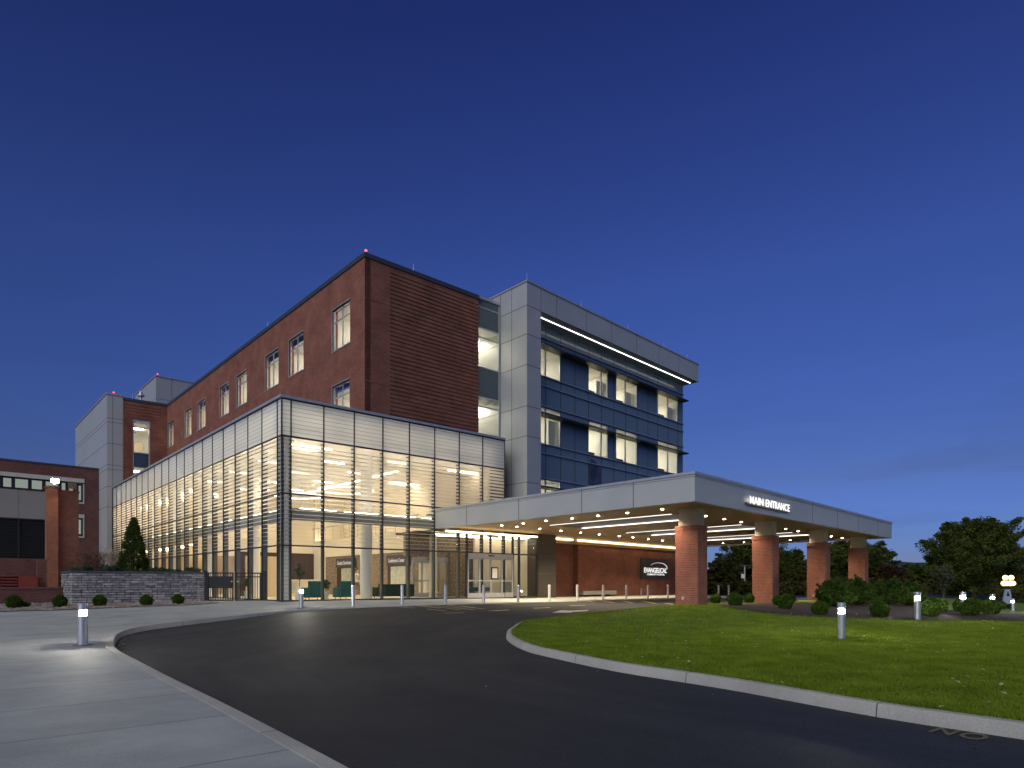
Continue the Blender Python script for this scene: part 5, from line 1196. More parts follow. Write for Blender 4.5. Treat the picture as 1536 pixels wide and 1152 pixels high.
for px, nm in ((1046.5, 0), (1158.7, 1), (1238, 2), (1295, 3)):
    u = CAN.u_at(px, 1.24) if nm < 3 else CAN.u_at(1297.5, 1.24)
    A = Aff(CAN(u, 1.24, 0)[:2], (-CAN.a[0], -CAN.a[1]), CAN.b)
    wB, dB = 1.08, 1.07; u0 = u; u1 = u+.84
    zt_ = 3.32; q = CAN(u0+.42, 1.24+.53, 0); zg = terrain(q[0], q[1])
    lab = ['nearest of the four brick pillars, at the canopy corner', 'second brick pillar from the canopy corner', 'third brick pillar from the canopy corner, rising behind the shrubs', 'farthest brick pillar, at the right end of the canopy'][nm]
    t = thing('brick_pillar', lab, 'pillar', (q[0], q[1], zg), 'brick pillars under the canopy')
    m_ = MB(CAN); m_.box(u0, u1, 1.24, 2.31, zg-.5, zt_-.0); m_.build('brick_shaft', M['brick_col'], t)
    m_ = MB(CAN)
    k = 0; x = u0-.012
    while x < u1-.02: m_.box(x, min(x+.068, u1+.012), 1.228, 1.26, zt_-.2, zt_+.003); x += .078
    y = 1.262
    while y < 2.3: m_.box(u0-.012, u0+.01, y, y+.068, zt_-.2, zt_+.003); y += .078
    m_.build('soldier_course', M['brick_col'], t)
    m_ = MB(CAN); m_.box(u0+.1, u1-.1, 1.34, 2.21, zt_+.003, ZSF-.003); m_.build('column_cap', M['capstone'], t)
    if nm in (0, 2):
        m_ = MB(CAN); m_.tube([(u0-.02, 1.9, zg+.3), (u0-.09, 1.9, zg+.3)], .07, 10); m_.build('hose_bib', M['alum'], t)
# letters on the fascia
sg = thing('entrance_sign', 'white lit letters MAIN ENTRANCE on the canopy fascia', 'sign', CAN(CAN.u_at(1124), -.05, 4.5))
u0, u1 = CAN.u_at(1124, -.1), CAN.u_at(1183.6, -.1); z0_ = CAN.zu(1124, 755, -.1); z1_ = CAN.zu(1124, 743, -.1)
for wd, fa, fb in (('MAIN', 0.0, .312), ('ENTRANCE', .372, 1.0)):
    mb = MB(CAN); letters(mb, wd, lambda x, y, d: (lerp(u0, u1, fa)+x, -.13-d, z0_+y), width=(u1-u0)*(fb-fa), size=(z1_-z0_)*1.37, extrude=.006, xs=.8, bold=.004, spacing=.98); mb.build('lettering', M['e_sign'], sg)
mb = MB(CAN); mb.box(u0-.22, u1-.05, -.07, -.0, z0_-.07, z0_+.04); mb.build('raceway', M['taupe'], sg)
# rooftop lamps and rods
for (X, Y, Z, lab) in ((*BRK(.15, .15, BZ)[:2], BZ, 'red obstruction lamp on the near roof corner of the brick wing'), (*SV(.6, .3, 0)[:2], svh+.12, 'red obstruction lamp on the silver stair tower'), (*PH(.2, .2, 0)[:2], phz+.12, 'red obstruction lamp on the roof plant room')):
    t = thing('obstruction_lamp', lab, 'warning lamp', (X, Y, Z)); A = Aff((X, Y), (1, 0), (0, 1))
    m_ = MB(A); m_.cyl(0, 0, Z, Z+.12, .07, n=10); m_.build('base', M['black'], t); m_ = MB(A); m_.ball(0, 0, Z+.19, .075, .075, .085, 10, 6); m_.build('lamp_globe', M['e_red'], t)
rods = [(TWR(.1, .1, 0), TZ, 'at the near corner of the metal tower')]+[(TWR(u, .15, 0), TZ, w_) for u, w_ in ((5.5, 'first along the metal tower roof edge'), (11, 'second along the metal tower roof edge'), (16, 'third along the metal tower roof edge'), (19.6, 'at the far end of the metal tower roof edge'))]+[(BRK(3.2, .15, 0), BZ, 'on the front roof edge of the brick wing'), (BRK(.15, 14, 0), BZ, 'on the side roof edge of the brick wing'), (SV(2.2, .3, 0), svh, 'on the silver stair tower')]
for (p, z, lab) in rods:
    mb = MB(Aff(p[:2], (1, 0), (0, 1))); mb.cyl(0, 0, z-.02, z+.5, .018, .006, n=6); tag(mb.build('lightning_rod', M['alum'], base=p), 'thin lightning rod '+lab, 'lightning rod', 'lightning rods on the roofs')
# ================================================================== STREET FURNITURE AND PLANTING
def bollard(name, px, base_py, top_py, lit, label, width_px=None, mat=None, D=None, group=None):
    if D is None: X, Y = G(px, base_py)
    else: X, Y = kx(px)*D, D
    z = terrain(X, Y); h = min(1.15, max(.75, Y*kz(top_py)+EYE-z)); t = thing(name, label, 'bollard light' if lit else 'bollard', (X, Y, z), group)
    A = Aff((X, Y), (1, 0), (0, 1)); r = .085 if width_px is None else width_px/FPX*Y/2
    if not lit:
        m_ = MB(A); m_.cyl(0, 0, z-.3, z+h-.02, r, n=20); m_.ball(0, 0, z+h-.02, r, r, .022, 20, 6); m_.build('post', mat, t, smooth=True)
        m_ = MB(A); m_.cyl(0, 0, z-.01, z+.012, r*1.12, n=20); m_.build('base_ring', M['seam'], t)
    else:
        z1 = z+h*.71; z2 = z+h*.845
        m_ = MB(A); m_.cyl(0, 0, z-.3, z1, r, n=24); m_.build('post', mat, t, smooth=True)
        m_ = MB(A); m_.cyl(0, 0, z1+.004, z2-.004, r*.72, n=20); m_.build('lamp', M['e_boll'], t, smooth=True)
        m_ = MB(A)
        for k in range(3):
            zz = lerp(z1, z2, (k+.75)/3.2); m_.cyl(0, 0, zz, zz+.006, r*.98, n=24)
        m_.build('louvre_ring', M['steel'], t)
        m_ = MB(A); m_.cyl(0, 0, z2, z+h, r, n=24); m_.build('top_cap', mat, t, smooth=True)
        m_ = MB(A); m_.cyl(0, 0, z-.02, z+.02, r*1.9, n=24); m_.build('base_plate', M['seam'], t)
    return t
LG = 'lit bollards'
bollard('bollard_light', 124.3, 968, 905.5, True, 'lit steel bollard on the pavement at far left near the kerb', 13.2, M['steel'], group=LG)
bollard('bollard_light', 452, 912.3, 880, True, 'lit steel bollard in front of the glass corner of the lobby', 6.4, M['steel'], group=LG)
bollard('bollard_light', 1262.2, 960, 904, True, 'lit steel bollard standing on the open lawn, nearest on the right', 11.2, M['steel'], group=LG)
bollard('bollard_light', 1376, 930, 888, True, 'lit steel bollard at the lawn edge of the mulch bed, beside a round shrub', 9.4, M['steel'], group=LG)
bollard('bollard_light', 1444.6, 920, 888, True, 'lit steel bollard half hidden behind shrubs, left of the big tree trunk', 8.2, M['steel'], D=28.5, group=LG)
bollard('bollard_light', 1488.7, 916, 891, True, 'lit steel bollard behind the round shrubs, right of the big tree trunk', 6.8, M['steel'], D=36, group=LG)
bollard('bollard_light', 1519.3, 917.5, 898, True, 'farthest lit steel bollard at the right edge beyond the shrubs', 5.0, M['steel'], D=42, group=LG)
EB = [(529.8, 909.6, 877.8, 5.6), (603, 907.6, 877.5, 5.0), (668, 905.8, 877.2, 4.8), (725.5, 904.6, 877.2, 4.4), (777, 903.2, 877.3, 4.0), (824, 901.6, 877, 4.0), (866, 901, 877, 3.8), (904.7, 899.5, 877, 3.6), (939.5, 898.7, 877.2, 3.2), (972, 897.7, 877.2, 3.0), (1001.7, 896.9, 877.3, 3.0)]
ords = ['first plain', 'second plain', 'third plain', 'fourth plain', 'fifth plain', 'sixth plain', 'seventh plain', 'eighth plain', 'ninth plain', 'tenth plain', 'last plain']
wh = ['in front of the round lobby column', 'in front of the dark green sofa', 'before the inner vestibule doors', 'before the sliding entrance doors', 'before the narrow glass right of the doors', 'before the taupe pier', 'at the left end of the slab bench', 'at the right end of the slab bench', 'left of the hospital sign', 'below the hospital sign', 'right of the hospital sign, beside the first pillar']
for (px, b, t_, w_), o_, q_ in zip(EB, ords, wh):
    bollard('bollard', px, b, t_, False, o_+' steel bollard from the left, '+q_, w_, M['steel'] if px < 800 else M['paint_bollard'], group='plain bollards along the entrance')
for px, lab in ((1077.7, 'pale bollard beyond the canopy, left one of the pair between the first two pillars'), (1093, 'pale bollard beyond the canopy, right one of the pair between the first two pillars')):
    bollard('bollard', px, 894.3, 877.5, False, lab, 2.6, M['paint_bollard'], D=44, group='plain bollards along the entrance')

# ---------------- foliage
def clump_leaves(cl, per, size, rs, flat=.75, droop=0.0):
    """cl: (n,4) clump centre + radius"""
    n = len(cl)*per; idx = np.repeat(np.arange(len(cl)), per); d = rs.normal(size=(n, 3)); d /= np.linalg.norm(d, axis=1)[:, None]
    r = cl[idx, 3:4]*(rs.random((n, 1))**.45); d[:, 2] *= flat; c = cl[idx, :3]+d*r
    a = rs.normal(size=(n, 3)); a[:, 2] = a[:, 2]*.6-droop; a /= np.linalg.norm(a, axis=1)[:, None]; b = np.cross(a, rs.normal(size=(n, 3))); b /= np.linalg.norm(b, axis=1)[:, None]
    s = size*(.55+.9*rs.random((n, 1))); v = np.empty((n, 4, 3)); v[:, 0] = c-a*s; v[:, 1] = c-b*s*.45; v[:, 2] = c+a*s; v[:, 3] = c+b*s*.45
    return v.reshape(-1, 3), np.arange(4*n).reshape(-1, 4)
M['leaf_dark'] = leaf_mat('dark_tree_leaf', (.055,.074,.018), (.11,.13,.034), .25, .35)
M['leaf_olive'] = leaf_mat('olive_tree_leaf', (.06,.062,.018), (.12,.105,.032), .25, .4)
M['leaf_red'] = leaf_mat('autumn_leaf', (.06,.03,.018), (.1,.06,.028), .25, .5)
M['leaf_grey'] = leaf_mat('grey_green_leaf', (.07,.08,.045), (.12,.125,.075), .25, .8)
M['box'] = leaf_mat('boxwood_leaf', (.03,.06,.01), (.075,.125,.02), .2, 3.0)
M['conifer'] = leaf_mat('arborvitae_leaf', (.035,.06,.015), (.07,.1,.024), .2, 1.5)
M['pine'] = leaf_mat('mugo_pine_needle', (.03,.058,.012), (.065,.105,.02), .2, 1.2)
M['juniper'] = leaf_mat('juniper_leaf', (.04,.065,.045), (.08,.11,.075), .2, 2)
M['twig'] = noise_mat('bare_red_twig', (.09,.045,.035), (.13,.07,.05), 6, .9)
M['twig_pale'] = noise_mat('pale_dry_twig', (.2,.16,.13), (.28,.22,.18), 6, .9)
def tree(label, px, D, w_px, top_py, base_py, mat, seed, shape='round', leaves=16000, size=.14, cat='tree', group=None, zb=None, trunk_r=None, crown_py=None, name='tree', upward=.5, fill=120):
    rs = np.random.default_rng(seed); X, Y = kx(px)*D, D
    z0 = (D*kz(base_py)+EYE) if zb is None else zb
    zt = D*kz(top_py)+EYE; H = zt-z0; Rw = w_px/FPX*D/2; zc0 = D*kz(crown_py)+EYE if crown_py else z0+H*.22
    t = thing(name, label, cat, (X, Y, z0), group); tr = trunk_r or max(.08, H*.022)
    A = Aff((X, Y), (1, 0), (0, 1)); m_ = MB(A)
    m_.tube([(0, 0, z0-.5), (.02*H*.1, 0, z0+H*.15), (.0, .03*H*.3, z0+H*.35), (.02, 0, z0+H*.6), (0, 0, z0+H*.9)], [tr*1.25, tr, tr*.8, tr*.5, tr*.12], 8)
    zm = (zc0+zt)/2; rz_ = (zt-zc0)/2; nb = max(10, int(14*Rw/3)); cl = []
    nl = 26
    for k in range(nl):
        a = k*2.399+rs.uniform(-.3, .3); f = (k+.5)/nl; el = lerp(-.15, 1.25, f) if shape != 'vase' else lerp(.1, 1.3, f)
        st = z0+H*lerp(.16, .5, f); L_ = rs.uniform(.8, 1.04)
        ex, ey, ez = math.cos(a)*math.cos(el)*Rw*L_, math.sin(a)*math.cos(el)*Rw*L_, zm+math.sin(el)*rz_*L_*(1.0 if el > 0 else 1)
        if shape == 'cone': q = f**.8; rr = Rw*(1-q*.9); ex, ey, ez = math.cos(a)*rr, math.sin(a)*rr, lerp(zc0, zt, q)
        p = [(0, 0, st), (ex*.4, ey*.4, lerp(st, ez, .5)), (ex, ey, ez)]; m_.tube(p, [tr*.38, tr*.2, tr*.05], 5)
        for j in range(9):
            s_ = rs.uniform(.35, 1.0); jx = rs.normal(0, .1*Rw, 3); cl.append((lerp(0, ex, s_)+jx[0], lerp(0, ey, s_)+jx[1], lerp(st, ez, s_**.8)+jx[2]*.6+.05*H*s_*upward, Rw*rs.uniform(.12, .27)))
        for j in range(3):   # sprays past the limb tip give the ragged outline
            s_ = 1.0+.1*j; cl.append((ex*s_, ey*s_, ez+(.03*H*j*upward), Rw*(.13-.025*j)))
    for j in range(fill):   # leaf clumps through the body of the crown
        d = rs.normal(size=3); d /= np.linalg.norm(d); q = rs.uniform(.35, .98); d[2] = abs(d[2])*(1 if rs.random() < .72 else -.75)
        cl.append((d[0]*Rw*q, d[1]*Rw*q, zm-.25*rz_+d[2]*rz_*q*1.12, Rw*rs.uniform(.1, .2)))
    m_.build('trunk', M['bark'], t, smooth=True)
    cl = np.array(cl); per = max(10, leaves//len(cl)); v, f = clump_leaves(cl, per, size, rs, .7); raw('crown', v, f, mat, t)
    return t
tree('broad dark spreading tree beyond the lawn at the right', 1461, 57, 132, 776, 912, M['leaf_dark'], 11, 'round', 88000, .1, crown_py=899, trunk_r=.26, upward=.9, fill=260)
BT = 'trees behind the canopy'
tree('tall dense dark tree seen between the first and second pillars', 1128, 92, 92, 806, 893, M['leaf_dark'], 12, 'round', 30000, .17, group=BT, crown_py=890)
tree('dark tree seen just right of the second pillar, sloping down', 1186, 88, 60, 826, 893, M['leaf_dark'], 13, 'round', 20000, .17, group=BT, crown_py=890)
tree('tall dark tree between the third and fourth pillars', 1272, 78, 70, 806, 895, M['leaf_dark'], 14, 'round', 28000, .15, group=BT, crown_py=890)
tree('dark tree reaching out right of the fourth pillar', 1308, 80, 58, 812, 895, M['leaf_dark'], 15, 'round', 22000, .15, group=BT, crown_py=890)
tree('olive tree low beside the first pillar, beyond the drive', 1086, 75, 54, 838, 893, M['leaf_olive'], 16, 'round', 9000, .18, group=BT, crown_py=891)
tree('olive tree low between the second and third pillars', 1202, 72, 52, 849, 894, M['leaf_olive'], 17, 'round', 9000, .18, group=BT, crown_py=892)
tree('reddish brown small tree right of the fourth pillar', 1335, 70, 40, 846, 897, M['leaf_red'], 18, 'round', 7000, .16, group=BT, crown_py=895)
tree('thin grey green young tree in front of the big dark tree', 1415, 50, 28, 849, 905, M['leaf_grey'], 19, 'round', 3600, .1, crown_py=880, trunk_r=.06)
tree('dark low tree between the young tree and the reddish tree', 1376, 80, 50, 846, 897, M['leaf_dark'], 20, 'round', 9000, .2, group=BT, crown_py=895)
tree('olive low tree left of the big tree, further back', 1352, 76, 40, 858, 898, M['leaf_olive'], 21, 'round', 7000, .18, group=BT, crown_py=896)
tree('dark far tree just above the hedge left of the big tree', 1394, 100, 40, 846, 897, M['leaf_dark'], 22, 'round', 7000, .22, group=BT, crown_py=894)
tree('dark bushy tree at the right edge behind the globe lamps', 1530, 85, 46, 850, 905, M['leaf_red'], 23, 'round', 8000, .2, group=BT, crown_py=900)
# distant woodland belt
def woods():
    rs = np.random.default_rng(5); cl = []
    for i in range(420):
        az = rs.uniform(-.95, 1.0); D = rs.uniform(150, 240); h = rs.uniform(3, 8)
        for j in range(3): cl.append((az*D+rs.normal(0, 1.5), D+rs.normal(0, 2), -2.5+h*rs.uniform(.2, .9), rs.uniform(1.4, 2.8)))
    v, f = clump_leaves(np.array(cl), 26, .7, rs, .8); tag(raw('far_wood', v, f, M['leaf_dark']), 'dark belt of distant woodland along the horizon', 'woodland', None, 'stuff')
woods()
def hedge():
    rs = np.random.default_rng(6); cl = []
    for i in range(300):
        px = rs.uniform(1050, 1560); D = rs.uniform(64, 74); z = D*kz(900)+EYE
        cl.append((kx(px)*D, D, z+rs.uniform(.1, 1.6), rs.uniform(.4, .9)))
    for i in range(130):
        px = rs.uniform(1050, 1215); D = rs.uniform(57, 62); cl.append((kx(px)*D, D, terrain(kx(px)*D, D)+rs.uniform(.1, 1.0), rs.uniform(.3, .6)))
    v, f = clump_leaves(np.array(cl), 60, .16, rs, .8); tag(raw('undergrowth', v, f, M['leaf_olive']), 'tangled dark undergrowth below the far trees', 'undergrowth', None, 'stuff')
hedge()
# arborvitae behind the stone wall
X, Y = kx(200.5)*35, 35.0
def conifer():
    rs = np.random.default_rng(3); z0, zt, Rw = ZS-.3, 35*kz(779)+EYE, 25/FPX*35
    t = thing('conifer', 'dense pointed evergreen rising behind the stone wall', 'conifer', (X, Y, z0)); A = Aff((X, Y), (1, 0), (0, 1))
    m_ = MB(A); m_.tube([(0, 0, z0-.3), (0, 0, zt-.3)], [.09, .02], 6); m_.build('trunk', M['bark'], t)
    cl = []
    for k in range(520):
        q = rs.random()**1.25; rr = Rw*(1-q)**.8*(1.0 if q > .08 else .85); a = rs.uniform(0, 6.28); e = rs.uniform(.72, 1.05); cl.append((math.cos(a)*rr*e, math.sin(a)*rr*e, lerp(z0+.1, zt, q), .1+.07*rs.random()))
    v, f = clump_leaves(np.array(cl), 34, .05, rs, 1.2, -.5); raw('crown', v, f, M['conifer'], t)
conifer()
# round clipped box shrubs
def box_mesh(seed):
    rs = np.random.default_rng(seed); n = 3400; d = rs.normal(size=(n, 3)); d /= np.linalg.norm(d, axis=1)[:, None]
    lump = 1+.05*np.sin(d[:, :1]*5+seed)+.05*np.sin(d[:, 1:2]*6+1)+.04*np.sin(d[:, 2:]*7)
    c = d*lump*(1-.12*rs.random((n, 1))); c[:, 2] = c[:, 2]*.88; a = rs.normal(size=(n, 3)); a /= np.linalg.norm(a, axis=1)[:, None]; b = np.cross(a, rs.normal(size=(n, 3))); b /= np.linalg.norm(b, axis=1)[:, None]
    s = .075*(.6+.8*rs.random((n, 1))); v = np.empty((n, 4, 3)); v[:, 0] = c-a*s; v[:, 1] = c-b*s*.6; v[:, 2] = c+a*s; v[:, 3] = c+b*s*.6
    return v.reshape(-1, 3), np.arange(4*n).reshape(-1, 4)
BOX = []
for i in range(3):
    v, f = box_mesh(i); o = raw('leafy_ball', v, f, M['box']); BOX.append(o.data); bpy.data.objects.remove(o)
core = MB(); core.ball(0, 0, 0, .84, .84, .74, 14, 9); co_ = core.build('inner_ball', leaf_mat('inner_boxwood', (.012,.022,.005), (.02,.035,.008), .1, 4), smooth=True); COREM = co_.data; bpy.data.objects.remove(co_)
SH = [(1074,905.5,8.2,'left of three between the first two pillars'),(1102.5,909,11,'largest of three between the first two pillars'),(1124,905,8.2,'beside the left foot of the second pillar'),
 (1167,908.5,8,'small one half hidden at the right foot of the second pillar'),(1177.5,914,12.6,'right of the second pillar, in front of a smaller shrub'),(1187,904,7.5,'small one behind, between second and third pillars'),
 (1230,923,12,'at the lawn edge left of the nearest lit lawn bollard'),(1319,926.5,13.5,'at the lawn edge right of the mugo pines'),(1394.5,926,13.5,'pale green one beside the lit bollard at the bed edge'),
 (1411.5,918,10,'behind the pale green one in the right bed'),(1399,909.5,7.5,'far small one left of the young tree'),(1417,909,5,'smallest far one by the young tree'),(1441,918,11,'half hidden one left of the big tree trunk'),
 (1455.5,924.5,14,'large one in front of the big tree trunk'),(1485.5,922,13,'large one right of the big tree trunk'),(1468,911.5,7,'far small one at the foot of the big tree'),(1503,914,6.8,'far small one left of the globe lamps'),(1512.5,913,6,'far small one below the globe lamps'),
 (21,912.5,11,'leftmost of the row along the stone bed'),(90,911,10,'in front of the left corner of the stone wall'),(149.5,909.8,9.6,'just right of the nearest left bollard, against the stone wall'),(219.5,909,9,'below the evergreen, against the stone wall'),(267,907,8.6,'near the right end of the stone wall')]
for i, (px, by, r, lab) in enumerate(SH):
    X, Y = G(px, by); R_ = r/FPX*Y; z = terrain(X, Y)
    t = thing('box_shrub', 'round clipped box shrub '+lab, 'shrub', (X, Y, z), 'round clipped box shrubs')
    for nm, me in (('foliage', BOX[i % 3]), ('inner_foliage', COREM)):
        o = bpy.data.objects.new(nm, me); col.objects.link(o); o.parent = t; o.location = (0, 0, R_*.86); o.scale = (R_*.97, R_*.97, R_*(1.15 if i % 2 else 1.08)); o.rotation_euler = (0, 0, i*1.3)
# small leafy tuft at the left
def tuft(name, label, cat, px, by, w_, h_, mat, seed, leaves=900, size=.06, D=None, z=None):
    rs = np.random.default_rng(seed)
    if D is None: X, Y = G(px, by); z = terrain(X, Y)
    else: X, Y = kx(px)*D, D
    t = thing(name, label, cat, (X, Y, z)); A = Aff((X, Y), (1, 0), (0, 1)); m_ = MB(A); cl = []
    for k in range(18):
        a = rs.uniform(0, 6.28); r = rs.uniform(.2, 1)*w_/2; p = (math.cos(a)*r, math.sin(a)*r, z+h_*rs.uniform(.45, 1)*(1-.4*r/(w_/2))); m_.tube([(0, 0, z-.05), (p[0]*.5, p[1]*.5, lerp(z, p[2], .6)), p], [.014, .01, .004], 4)
        for s in (.6, .85, 1.0): cl.append((p[0]*s, p[1]*s, lerp(z, p[2], s), w_*.11))
    m_.build('stems', M['bark'] if mat else M['twig'], t)
    if mat: v, f = clump_leaves(np.array(cl), leaves//len(cl), size, rs); raw('foliage', v, f, mat, t)
    return t
tuft('low_plant', 'small leafy plant beside the leftmost box shrub', 'plant', 36, 911, .5, .25, M['box'], 1, 500, .05)
for i, (px, D, w_, h_, lab) in enumerate(((128, 33, 1.3, .45, 'blue green spreading juniper behind the left end of the stone wall'), (165, 33.5, 1.5, .5, 'blue green spreading juniper left of the evergreen'), (240, 34, 1.4, .4, 'blue green spreading juniper right of the evergreen'), (285, 35, 1.5, .4, 'blue green spreading juniper near the right end of the stone wall'))):
    tuft('juniper', lab, 'shrub', px, 0, w_, h_, M['juniper'], 10+i, 2600, .05, D, ZS-.1)
def bare(px, D, w_, h_, mat, lab, seed):
    rs = np.random.default_rng(seed); X, Y = kx(px)*D, D; z = ZS-.2; t = thing('bare_shrub', lab, 'shrub', (X, Y, z)); m_ = MB(Aff((X, Y), (1, 0), (0, 1)))
    for k in range(46):
        a = rs.uniform(0, 6.28); r = rs.uniform(.1, 1)*w_/2; hh = h_*rs.uniform(.5, 1); p1 = (math.cos(a)*r*.4, math.sin(a)*r*.4, z+hh*.5); p2 = (math.cos(a)*r, math.sin(a)*r, z+hh)
        m_.tube([(0, 0, z), p1, p2], [.018, .012, .004], 4)
        for j in range(4):
            s = rs.uniform(.4, 1); q = [lerp(p1[i], p2[i], s) for i in range(3)]; d = rs.normal(0, .16, 3); m_.tube([tuple(q), (q[0]+d[0], q[1]+d[1], q[2]+abs(d[2])+.08)], [.008, .003], 3)
    m_.build('twigs', mat, t)
    cl = np.c_[rs.normal(0, w_*.24, 60), rs.normal(0, w_*.24, 60), z+h_*rs.uniform(.35, .95, 60), np.full(60, .13)]; v, f = clump_leaves(cl, 16, .03, rs); raw('dry_leaves', v, f, M['leaf_red'] if mat is M['twig'] else M['dryleaf'], t)
bare(131, 38, 2.1, 1.5, M['twig'], 'reddish bare shrub behind the stone wall, left end', 1)
bare(148, 39, 1.8, 1.7, M['twig'], 'taller reddish bare shrub behind the stone wall', 2)
bare(170, 38, 1.2, 1.8, M['twig_pale'], 'pale bare twiggy shrub just left of the evergreen', 3)
# mugo pines in the bed
def mugo(px, by, w_px, top_py, lab, seed):
    rs = np.random.default_rng(seed); X, Y = G(px, by); z = terrain(X, Y); Rw = w_px/FPX*Y/2; H = Y*kz(top_py)+EYE-z
    t = thing('mugo_pine', lab, 'pine shrub', (X, Y, z), 'mugo pines in the mulch bed'); A = Aff((X, Y), (1, 0), (0, 1)); m_ = MB(A); V = []
    for k in range(105):
        a = rs.uniform(0, 6.28); e = rs.uniform(.05, 1)**.6; r = Rw*e*rs.uniform(.75, 1.05); hh = H*(1-.6*e**1.8)*rs.uniform(.55, 1.12); tip = np.array((math.cos(a)*r, math.sin(a)*r*.9, z+max(.15, hh)))
        m_.tube([(0, 0, z), (tip[0]*.6, tip[1]*.6, z+(tip[2]-z)*.45), tuple(tip)], [.03, .02, .008], 4)
        base = np.array((tip[0]*.62, tip[1]*.62, z+(tip[2]-z)*.55))
        for j in range(7):
            s = j/6; c = base*(1-s)+tip*s; V.append((c[0]+rs.normal(0, .05), c[1]+rs.normal(0, .05), c[2], .055+.075*(1-s)))
    m_.build('branches', M['bark'], t); v, f = clump_leaves(np.array(V), 34, .062, rs, 1.0, -.9); raw('needles', v, f, M['pine'], t)
mugo(1252, 911, 62, 868, 'spreading mugo pine left of the fourth pillar, partly before the third', 1)
mugo(1285, 909, 70, 866, 'tall mugo pine clump in front of the fourth pillar', 2)
mugo(1335, 908, 70, 866, 'broad mugo pine right of the fourth pillar', 3)
mugo(1364, 909, 50, 870, 'rightmost mugo pine, just left of the lit bollard', 4)
mugo(1243, 908, 30, 874, 'small mugo pine against the third pillar', 5)
# globe lamps
for px, lab in ((1508, 'lamp post with two glowing amber globes, left of the pair'), (1516.8, 'lamp post with two glowing amber globes, right of the pair')):
    D = 48.0; X, Y = kx(px)*D, D; z = D*kz(906)+EYE; t = thing('globe_lamp', lab, 'street lamp', (X, Y, z), 'globe lamps by the far road'); A = Aff((X, Y), (1, 0), (0, 1))
    z1, z2 = D*kz(875)+EYE, D*kz(866.5)+EYE
    m_ = MB(A); m_.cyl(0, 0, z-.5, z2, .05, .04, n=8); m_.box(-.22, .22, -.03, .03, z1-.25, z1-.2); m_.build('post', M['black'], t)
    for (q, zz, r_) in ((-.1, z1, .2), (.13, z1, .19), (0, z2, .19)): m_ = MB(A); m_.ball(q, 0, zz, r_, r_, r_, 12, 8); m_.build('globe', M['e_globe'], t, smooth=True)
# far sign, houses, lamp post, utility pole
D = 47.0; X, Y = kx(1512)*D, D; z = D*kz(906)+EYE; t = thing('sign_board', 'pale blue tapered sign board standing between the globe lamps', 'sign', (X, Y, z)); A = Aff((X, Y), (1, 0), (0, 1))
M['palesign'] = noise_mat('pale_blue_sign', (.22,.27,.36), (.25,.3,.4), 2, .6)
h = D*kz(884)+EYE-z; m_ = MB(A); m_.q([(-.38,0,z),(.38,0,z),(.16,0,z+h),(-.16,0,z+h)]); m_.q([(.38,.12,z),(-.38,.12,z),(-.16,.12,z+h),(.16,.12,z+h)]); m_.q([(.38,0,z),(.38,.12,z),(.16,.12,z+h),(.16,0,z+h)]); m_.q([(-.38,.12,z),(-.38,0,z),(-.16,0,z+h),(-.16,.12,z+h)]); m_.q([(-.16,0,z+h),(.16,0,z+h),(.16,.12,z+h),(-.16,.12,z+h)]); m_.build('board', M['palesign'], t)
m_ = MB(A); m_.q([(-.14,-.012,z+h*.55),(.14,-.012,z+h*.55),(0,-.012,z+h*.88)]); m_.build('emblem', M['black'], t)
def house(px, D, w_, d_, py_e, py_r, lab, wallm, rz):
    X, Y = kx(px)*D, D; z = D*kz(903)+EYE-.5; t = thing('house', lab, 'house', (X, Y, z)); A = Aff((X, Y), (math.cos(rz), math.sin(rz)), (-math.sin(rz), math.cos(rz))); ze, zr = D*kz(py_e)+EYE, D*kz(py_r)+EYE
    m_ = MB(A); m_.box(-w_/2, w_/2, 0, d_, z, ze); m_.q([(-w_/2,0,ze),(w_/2,0,ze),(0,0,zr)]); m_.q([(-w_/2,d_,ze),(w_/2,d_,ze),(0,d_,zr)]); m_.build('wall', wallm, t)
    m_ = MB(A)
    for s in (-1, 1): m_.q([(0,-.4,zr+.12),(0,d_+.4,zr+.12),(s*(w_/2+.5),d_+.4,ze-.25),(s*(w_/2+.5),-.4,ze-.25)]); m_.q([(0,-.4,zr-.06),(0,d_+.4,zr-.06),(s*(w_/2+.5),d_+.4,ze-.43),(s*(w_/2+.5),-.4,ze-.43)]); m_.q([(0,-.4,zr-.06),(0,-.4,zr+.12),(s*(w_/2+.5),-.4,ze-.25),(s*(w_/2+.5),-.4,ze-.43)])
    m_.build('roof', M['coping'], t)
    for sx in (-.25, .25): m_ = MB(A); m_.box(sx*w_-.5, sx*w_+.5, -.03, .05, z+1.3, z+2.7); m_.build('window', M['black'], t)
M['siding'] = noise_mat('white_siding', (.5,.5,.52), (.56,.56,.58), 2, .7)
house(1533, 120, 6, 9, 880, 869, 'white gabled house at the right edge beyond the lamps', M['siding'], .5)
house(1531, 100, 8, 6, 895, 884, 'low dark roofed brick house in front of the white gabled house', M['brick_far'], -.4)
D = 62.0; X, Y = kx(1117)*D, D; z = D*kz(893)+EYE; t = thing('lamp_post', 'tall lamp post with a pale sign plate between the first two pillars', 'lamp post', (X, Y, z)); A = Aff((X, Y), (1, 0), (0, 1)); zt = D*kz(849)+EYE
m_ = MB(A); m_.cyl(0, 0, z-.5, zt, .09, .07, n=8); m_.build('pole', M['alum'], t)
m_ = MB(A); m_.box(-.5, .65, -.12, .12, zt, zt+.1); m_.build('lamp_head', M['taupe'], t)
m_ = MB(A); m_.box(-.38, -.02, -.1, -.07, D*kz(867.5)+EYE, D*kz(861)+EYE); m_.build('sign_plate', M['white'], t)
